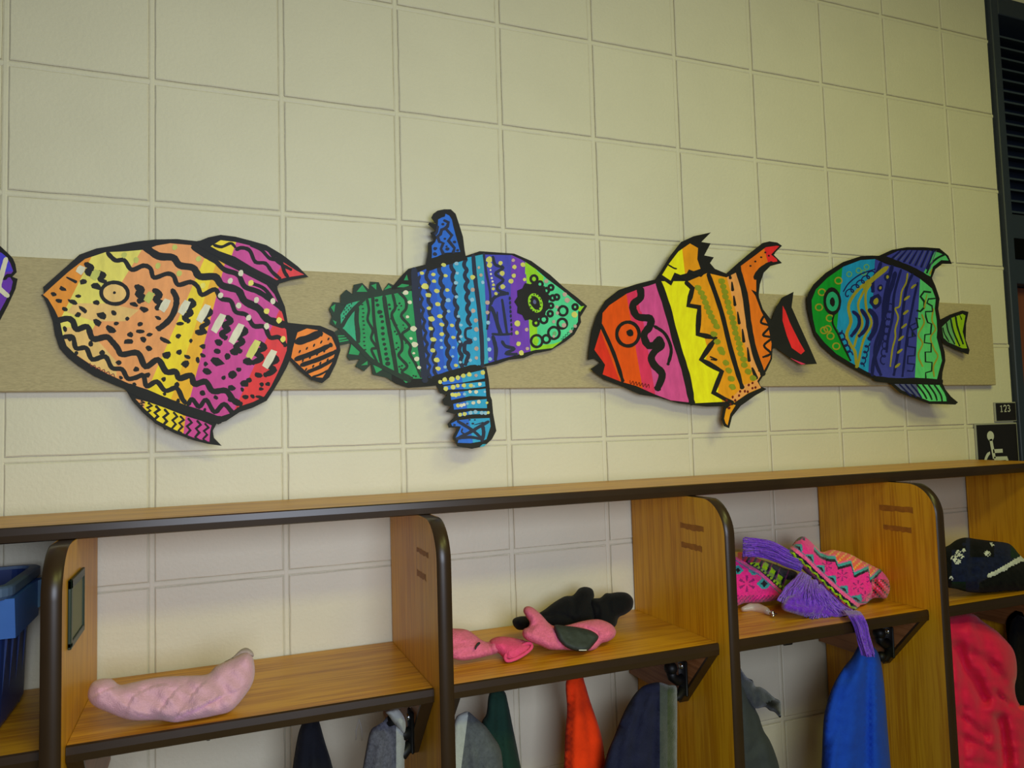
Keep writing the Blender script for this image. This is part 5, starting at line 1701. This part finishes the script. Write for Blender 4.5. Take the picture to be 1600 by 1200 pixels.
def coat(label, cat, y, outline, rgb, folds, tf=0.035, tb=0.03, name='jacket', R=26, seed=1, tilt=4, sp=6, xlim=None, M=None, noise=(0.0016, 60), matf=None, cuts=(), ymax=-0.012):
    cx = sum(p[0] for p in outline) / len(outline)
    o = onY(cx, min(p[1] for p in outline) + 30, y)
    a = math.radians(tilt)
    r_ = tag(empty(name, tuple(o)), label, cat, 'coats hanging under the cubby shelves')
    rr = random.Random(seed)
    yt, yb = min(p[1] for p in outline), max(p[1] for p in outline)
    xt = [p[0] for p in outline if p[1] < yt + 22]
    xt = sum(xt) / len(xt)
    xa, xb = min(p[0] for p in outline), max(p[0] for p in outline)
    folds = list(folds)
    for k in range(5):
        e_ = xa + (xb - xa) * (k + 0.5 + rr.uniform(-.25, .25)) / 5
        folds.append(([(xt + (e_ - xt) * 0.25, yt + 14), (xt + (e_ - xt) * 0.6 + rr.uniform(-4, 4), yt + 90), (e_, yt + 230), (e_, yb - 30)], rr.uniform(6, 10), rr.uniform(0.004, 0.007)))
    mats = M or [fabric(label.split()[0] + '_cloth', rgb, var=0.07, bump=0.3, bscale=300, sheen=0.03)]
    body = cloth('body', r_, outline, o, np.array([0, -math.cos(a), math.sin(a)]), tf, tb, mats, R=R, sp=sp, folds=folds, seed=seed, xlim=xlim, noise=noise, matf=matf, ymax=ymax, cuts=cuts, prof=0.55)
    return r_, o


BOT = 1560
coat('black jacket hanging alone at the middle of the first open bay', 'jacket', -0.14, [(478, 1120), (490, 1108), (498, 1125), (508, 1160), (520, 1200), (540, 1290), (560, 1400), (566, BOT), (440, BOT + 20), (438, 1400), (446, 1300), (456, 1210), (462, 1168), (468, 1140)], (24, 25, 32), [([(486, 1140), (480, 1200), (470, 1330)], 5, 0.008), ([(498, 1170), (512, 1260), (520, 1400)], 5, 0.008)], seed=21, xlim=(0.132, 0.58))
M_heather = [fabric('heather_grey', (84, 84, 94), var=0.35, vscale=200, sheen=0.04), fabric('light_grey_lining', (150, 152, 148), var=0.1)]
r5, o5 = coat('heather grey hooded jacket on the hook left of the second divider', 'jacket', -0.215, [(598, 1128), (606, 1119), (616, 1124), (624, 1130), (632, 1134), (633, 1160), (632, 1200), (634, 1300), (634, BOT - 60), (545, BOT - 30), (548, 1320), (562, 1230), (574, 1160), (580, 1140), (588, 1134)], (98, 98, 108), [([(606, 1135), (598, 1200), (585, 1320)], 4, 0.008), ([(614, 1150), (614, 1220), (606, 1330)], 4, 0.008), ([(622, 1145), (624, 1230)], 3, 0.006)], seed=22, M=M_heather, matf=lambda x, y: 1 if x > 619 else 0, cuts=[[(619, 1124), (619, 1500)]], xlim=(0.132, 0.563), tf=0.03, tb=0.03)
cloth('hood', r5, [(602, 1112), (612, 1109), (622, 1108), (630, 1118), (634, 1130), (632, 1145), (624, 1140), (614, 1128), (607, 1118)], o5 + np.array([0, -0.016, 0]), (0, -1, 0.05), 0.018, 0.014, M_heather[1], R=9, sp=3, seed=23, xlim=(0.132, 0.563))
M_gl = [fabric('slate_grey_cloth', (80, 84, 88), var=0.2, vscale=160, sheen=0.04), fabric('pale_grey_lining', (160, 164, 158), var=0.08)]
coat('slate grey jacket with pale lining just right of the second divider', 'jacket', -0.19, [(705, 1150), (712, 1122), (722, 1114), (732, 1112), (744, 1122), (758, 1134), (770, 1150), (782, 1170), (786, 1200), (792, 1280), (798, 1400), (800, BOT), (690, BOT), (694, 1300), (700, 1200)], (92, 96, 100), [([(736, 1125), (748, 1180), (760, 1280)], 4, 0.007), ([(730, 1140), (732, 1220), (730, 1330)], 4, 0.007)], seed=24, M=M_gl, matf=lambda x, y: 1 if x < 732 - (y - 1112) * 0.13 else 0, cuts=[[(732, 1112), (683, 1490)]], xlim=(0.606, 1.04))
coat('dark green jacket hanging behind the slate grey one', 'jacket', -0.12, [(764, 1085), (774, 1078), (788, 1080), (794, 1100), (802, 1140), (812, 1190), (830, 1300), (838, BOT - 40), (760, BOT - 40), (752, 1300), (750, 1180), (752, 1132), (760, 1115)], (28, 54, 44), [([(778, 1090), (784, 1180), (790, 1300)], 4, 0.006)], seed=25, xlim=(0.606, 1.04))
coat('bright orange red jacket hanging in the middle of the second open bay', 'jacket', -0.14, [(884, 1068), (892, 1056), (908, 1054), (914, 1068), (922, 1095), (934, 1130), (942, 1160), (946, 1195), (956, 1290), (960, 1420), (958, BOT), (868, BOT), (866, 1380), (874, 1280), (881, 1200), (883, 1150), (886, 1110)], (232, 58, 14), [([(896, 1070), (892, 1120), (888, 1200), (884, 1320)], 3.5, 0.009), ([(914, 1100), (922, 1160), (926, 1260)], 5, 0.007)], seed=26, xlim=(0.606, 1.04))
M_nv = [fabric('navy_shell', (30, 32, 56), var=0.15, sheen=0.03), fabric('olive_panel', (52, 62, 40), var=0.15), fabric('grey_panel', (62, 68, 66), var=0.15)]
coat('navy jacket with olive panel hung beside the third divider', 'jacket', -0.205, [(1016, 1068), (1030, 1066), (1044, 1070), (1056, 1072), (1058, 1090), (1058, 1150), (1058, 1220), (1060, BOT), (920, BOT), (926, 1350), (938, 1230), (948, 1180), (960, 1150), (974, 1115), (988, 1090), (1002, 1074)], (34, 36, 62), [([(1010, 1080), (996, 1130), (984, 1240)], 5, 0.008), ([(1026, 1080), (1022, 1160), (1016, 1280)], 4, 0.007), ([(990, 1100), (968, 1160), (958, 1260)], 5, 0.007)], seed=27, M=M_nv, matf=lambda x, y: 1 if x > 1043 else (2 if x > 1031 else 0), cuts=[[(1043, 1066), (1043, 1550)], [(1031, 1064), (1031, 1550)]], xlim=(0.606, 1.045))
tj = TR(1140, 980, 1527 / 280)
coat('charcoal jacket with one sleeve sticking out, right of the third divider', 'jacket', -0.16, tj([(40, 290), (85, 330), (105, 380), (150, 430), (200, 460), (210, 560), (215, 680), (250, 760), (290, 880), (340, 960), (390, 1080), (430, 1230), (480, 1600), (520, 2600), (-60, 2600), (-60, 900)]), (58, 62, 66), [(tj([(60, 400), (150, 560), (230, 720)]), 4, 0.008), (tj([(180, 1080), (240, 1000), (290, 900)]), 4, 0.007)], seed=28, xlim=(1.09, 1.52))
rs_ = [o for o in COL.objects if o.get('label', '').startswith('charcoal jacket')][0]
M_slv = [fabric('charcoal_sleeve', (66, 70, 78), var=0.15), fabric('black_cuff', (18, 18, 18), var=0.15)]
cloth('sleeve', rs_, tj([(60, 300), (105, 370), (150, 430), (195, 460), (220, 505), (265, 510), (320, 545), (380, 600), (432, 630), (438, 690), (440, 755), (425, 770), (385, 725), (340, 710), (300, 680), (215, 692), (150, 620), (80, 540)]), onY(1185, 1090, -0.165), (0.0, -1, 0.1), 0.022, 0.02, M_slv, R=14, sp=3.5, seed=29, spline=3, matf=lambda x, y: 1 if (x - 1140) * 5.454 > 310 and ((y - 980) * 5.454 - 640 > -(x - 1140 - 57) * 5.454 * 0.3 or (x - 1140) * 5.454 > 420) else 0,
      folds=[(tj([(210, 520), (230, 600), (220, 680)]), 3, 0.005), (tj([(300, 560), (330, 640)]), 3, 0.004)], xlim=(1.09, 1.52))
coat('royal blue jacket hanging from the hook beside the fourth divider', 'jacket', -0.2, tj([(1090, 170), (1130, 130), (1200, 150), (1255, 200), (1290, 300), (1320, 520), (1345, 850), (1370, 1150), (1400, 1500), (1440, 2600), (720, 2600), (760, 1700), (785, 1150), (800, 800), (830, 650), (880, 500), (960, 360), (1040, 260)]), (24, 70, 190), [(tj([(1190, 300), (1190, 600), (1170, 1100), (1160, 1600)]), 5, 0.009), (tj([(1060, 300), (960, 500), (900, 900)]), 7, 0.006), (tj([(1260, 500), (1300, 900)]), 5, 0.004)], seed=30, xlim=(1.09, 1.522), tf=0.045)
tp_ = TR(1440, 920, 686 / 160)
M_pk = [fabric('hot_pink_shell', (214, 26, 74), var=0.06, bump=0.15, sheen=0.1, rough=0.6)]
coat('hot pink puffy jacket filling the last bay under the navy hat', 'jacket', -0.2, tp_([(120, 210), (200, 170), (300, 160), (350, 170), (420, 225), (500, 280), (570, 350), (615, 410), (636, 490), (638, 580), (625, 650), (632, 720), (660, 780), (720, 830), (760, 1000), (780, 1300), (800, 2400), (140, 2400), (120, 1300), (110, 700)]), None, [(tp_([(240, 400), (290, 520), (350, 620), (420, 740)]), 11, 0.024), (tp_([(340, 430), (450, 500), (550, 600)]), 8, 0.012), (tp_([(500, 690), (560, 750), (600, 780)]), 4, 0.014), (tp_([(520, 880), (540, 980), (560, 1180)]), 8, 0.026), (tp_([(220, 830), (330, 900), (440, 1000)]), 5, 0.008), (tp_([(240, 980), (380, 1040), (480, 1100)]), 5, 0.006)], seed=31, M=M_pk, tf=0.06, tb=0.035, R=30, sp=5, xlim=(1.566, 1.985), noise=(0.003, 45))
coat('red coral jacket low behind the hot pink one at the right edge', 'jacket', -0.225, tp_([(590, 880), (620, 800), (670, 780), (740, 800), (820, 860), (880, 1000), (900, 1500), (920, 2200), (620, 2200), (600, 1400), (585, 1000)]), (236, 66, 62), [(tp_([(640, 860), (680, 960), (700, 1100)]), 5, 0.008)], seed=32, xlim=(1.566, 1.995), tf=0.03, tb=0.0, M=[fabric('coral_shell', (232, 62, 70), bump=0.15, sheen=0.1, rough=0.6)])
coat('black jacket at the right edge beside the hot pink puffy one', 'jacket', -0.13, tp_([(600, 230), (640, 180), (720, 130), (820, 150), (900, 300), (940, 700), (960, 1500), (980, 2200), (560, 2200), (560, 1300), (560, 700), (575, 380)]), (12, 13, 18), [(tp_([(660, 250), (680, 500), (690, 700)]), 5, 0.008)], seed=33, xlim=(1.566, 1.985))

# ------------------------------------------------------------------ blue tote in the leftmost bay
M_bin = mat('navy_plastic', (26, 46, 98), rough=0.42, spec=0.4, var=0.06, vscale=20)
M_bin_l = mat('blue_plastic_handle', (62, 104, 176), rough=0.4, spec=0.4, var=0.05, vscale=20)
M_bin_lip = mat('grey_blue_lip', (74, 94, 122), rough=0.45, spec=0.4)
bin_ = tag(empty('storage_bin', (-0.14, -0.13, ZS)), 'dark blue plastic storage bin standing in the leftmost bay', 'bin')
X0, X1, Y0, Y1, ZB = -0.345, 0.062, -0.225, -0.028, 1.2715
tpr = 0.022


def rrect(x0, x1, y0, y1, r, z, n=5):
    out = []
    for cx, cy, a0 in ((x1 - r, y1 - r, 0), (x0 + r, y1 - r, 90), (x0 + r, y0 + r, 180), (x1 - r, y0 + r, 270)):
        for k in range(n + 1):
            a = math.radians(a0 + 90 * k / n)
            out.append((cx + r * math.cos(a), cy + r * math.sin(a), z))
    return out


def loft(rings, closed_top=False, closed_bot=True):
    mb = MB()
    n = len(rings[0])
    vs = [p for r_ in rings for p in r_]
    fs = []
    for i in range(len(rings) - 1):
        for k in range(n):
            fs.append((i * n + k, i * n + (k + 1) % n, (i + 1) * n + (k + 1) % n, (i + 1) * n + k))
    if closed_bot:
        fs.append(tuple(range(n))[::-1])
    if closed_top:
        fs.append(tuple(range((len(rings) - 1) * n, len(rings) * n)))
    return mb.add(vs, fs)


zb = ZS + 0.0006
rim = 0.012
loft([rrect(X0 + tpr, X1 - tpr, Y0 + tpr, Y1 - tpr * 0.6, 0.02, zb), rrect(X0 + tpr * .8, X1 - tpr * .8, Y0 + tpr * .8, Y1 - tpr * .5, 0.022, zb + 0.01), rrect(X0 + rim, X1 - rim, Y0 + rim, Y1 - rim * .8, 0.024, ZB - 0.03), rrect(X0 + rim, X1 - rim, Y0 + rim, Y1 - rim * .8, 0.024, ZB - 0.004),
      rrect(X0 + rim + .003, X1 - rim - .003, Y0 + rim + .003, Y1 - rim * .8 - .003, 0.022, ZB - 0.004), rrect(X0 + tpr + .003, X1 - tpr - .003, Y0 + tpr + .003, Y1 - tpr - .002, 0.02, zb + 0.006)], closed_top=True).build('tub', M_bin, bin_)
loft([rrect(X0 + .004, X1 - .004, Y0 + .004, Y1 - .004, 0.022, ZB - 0.017), rrect(X0, X1, Y0, Y1, 0.024, ZB - 0.012), rrect(X0, X1, Y0, Y1, 0.024, ZB - 0.002), rrect(X0 + .003, X1 - .003, Y0 + .003, Y1 - .003, 0.022, ZB), rrect(X0 + rim, X1 - rim, Y0 + rim, Y1 - rim, 0.018, ZB), rrect(X0 + rim + .001, X1 - rim - .001, Y0 + rim + .001, Y1 - rim - .001, 0.018, ZB - 0.016)], closed_bot=False).build('rim', M_bin_lip, bin_)
hd = MB()
hd.prism([(Y0 + 0.012, ZB - 0.016), (Y1 - 0.035, ZB - 0.016), (Y1 - 0.045, ZB - 0.066), (Y0 + 0.02, ZB - 0.066)], 0, X1 - 0.018, X1 + 0.002)
hd.build('handle_grip', M_bin_l, bin_)
hl = MB()
hl.prism([(X1 - 0.012, ZB - 0.02), (X1 + 0.026, ZB - 0.012), (X1 + 0.028, ZB - 0.018), (X1 + 0.016, ZB - 0.05), (X1 - 0.012, ZB - 0.06)], 1, Y1 - 0.05, Y1 - 0.02)
hl.build('latch', mat('teal_blue_latch', (54, 92, 122), rough=0.45), bin_)
rb_ = MB()
for k in range(4):
    yy = Y0 + 0.04 + k * 0.036
    rb_.prism([(X1 - 0.0225, zb + 0.004), (X1 - 0.0135, ZB - 0.068), (X1 - 0.0105, ZB - 0.068), (X1 - 0.0195, zb + 0.004)], 1, yy, yy + 0.008)
rb_.build('ribs', M_bin, bin_)

# small white adhesive wire hook on the wall below the first shelf
wh = MB()
w0, w1, w2 = onY(556, 1156, -0.004), onY(561, 1124, -0.004), onY(566, 1157, -0.004)
wh.tube([w0, (w0[0] + 0.001, -0.004, (w0[2] + w1[2]) / 2), w1, (w2[0] - 0.0005, -0.004, (w2[2] + w1[2]) / 2), w2], 0.0014, 8)
who = wh.build('wire_hook', mat('white_wire', (225, 225, 220), rough=0.4), None, True)
tag(who, 'small white wire hook fixed to the block wall under the first shelf', 'hook')

# ------------------------------------------------------------------ light


def area(name, loc, target, sx, sy, power, col, spread=180):
    L = bpy.data.lights.new(name, 'AREA')
    L.shape = 'RECTANGLE'
    L.size, L.size_y = sx, sy
    L.energy = power
    L.color = col
    L.spread = math.radians(spread)
    o = bpy.data.objects.new(name, L)
    COL.objects.link(o)
    o.location = loc
    d = Vector(target) - Vector(loc)
    o.rotation_euler = d.to_track_quat('-Z', 'Y').to_euler()
    return o


area('ceiling_lamp_near', (0.9, -2.2, 2.82), (0.9, -2.2, 0), 1.2, 0.4, 22, (0.98, 1.0, 0.2))
area('ceiling_lamp_right', (1.9, -1.5, 2.82), (1.9, -1.5, 0), 0.6, 0.6, 13.2, (0.95, 1.0, 0.32))
area('added_cool_fill', (0.5, -1.75, 1.52), (0.55, 0, 1.5), 0.7, 0.6, 9.8, (0.74, 0.83, 1.0), 125)  # added cool fill with no known fixture, placed for brightness falloff along the wall

wd = bpy.data.worlds.new('room_ambient')
bpy.context.scene.world = wd
wd.use_nodes = True
bg = wd.node_tree.nodes['Background']
bg.inputs['Color'].default_value = (0.8, 0.9, 1.0, 1)
bg.inputs['Strength'].default_value = 0.06

sc = bpy.context.scene
sc.view_settings.view_transform = 'Standard'
sc.view_settings.look = 'None'
sc.view_settings.gamma = 1.0
sc.view_settings.use_curve_mapping = False
sc.view_settings.exposure = 0.0
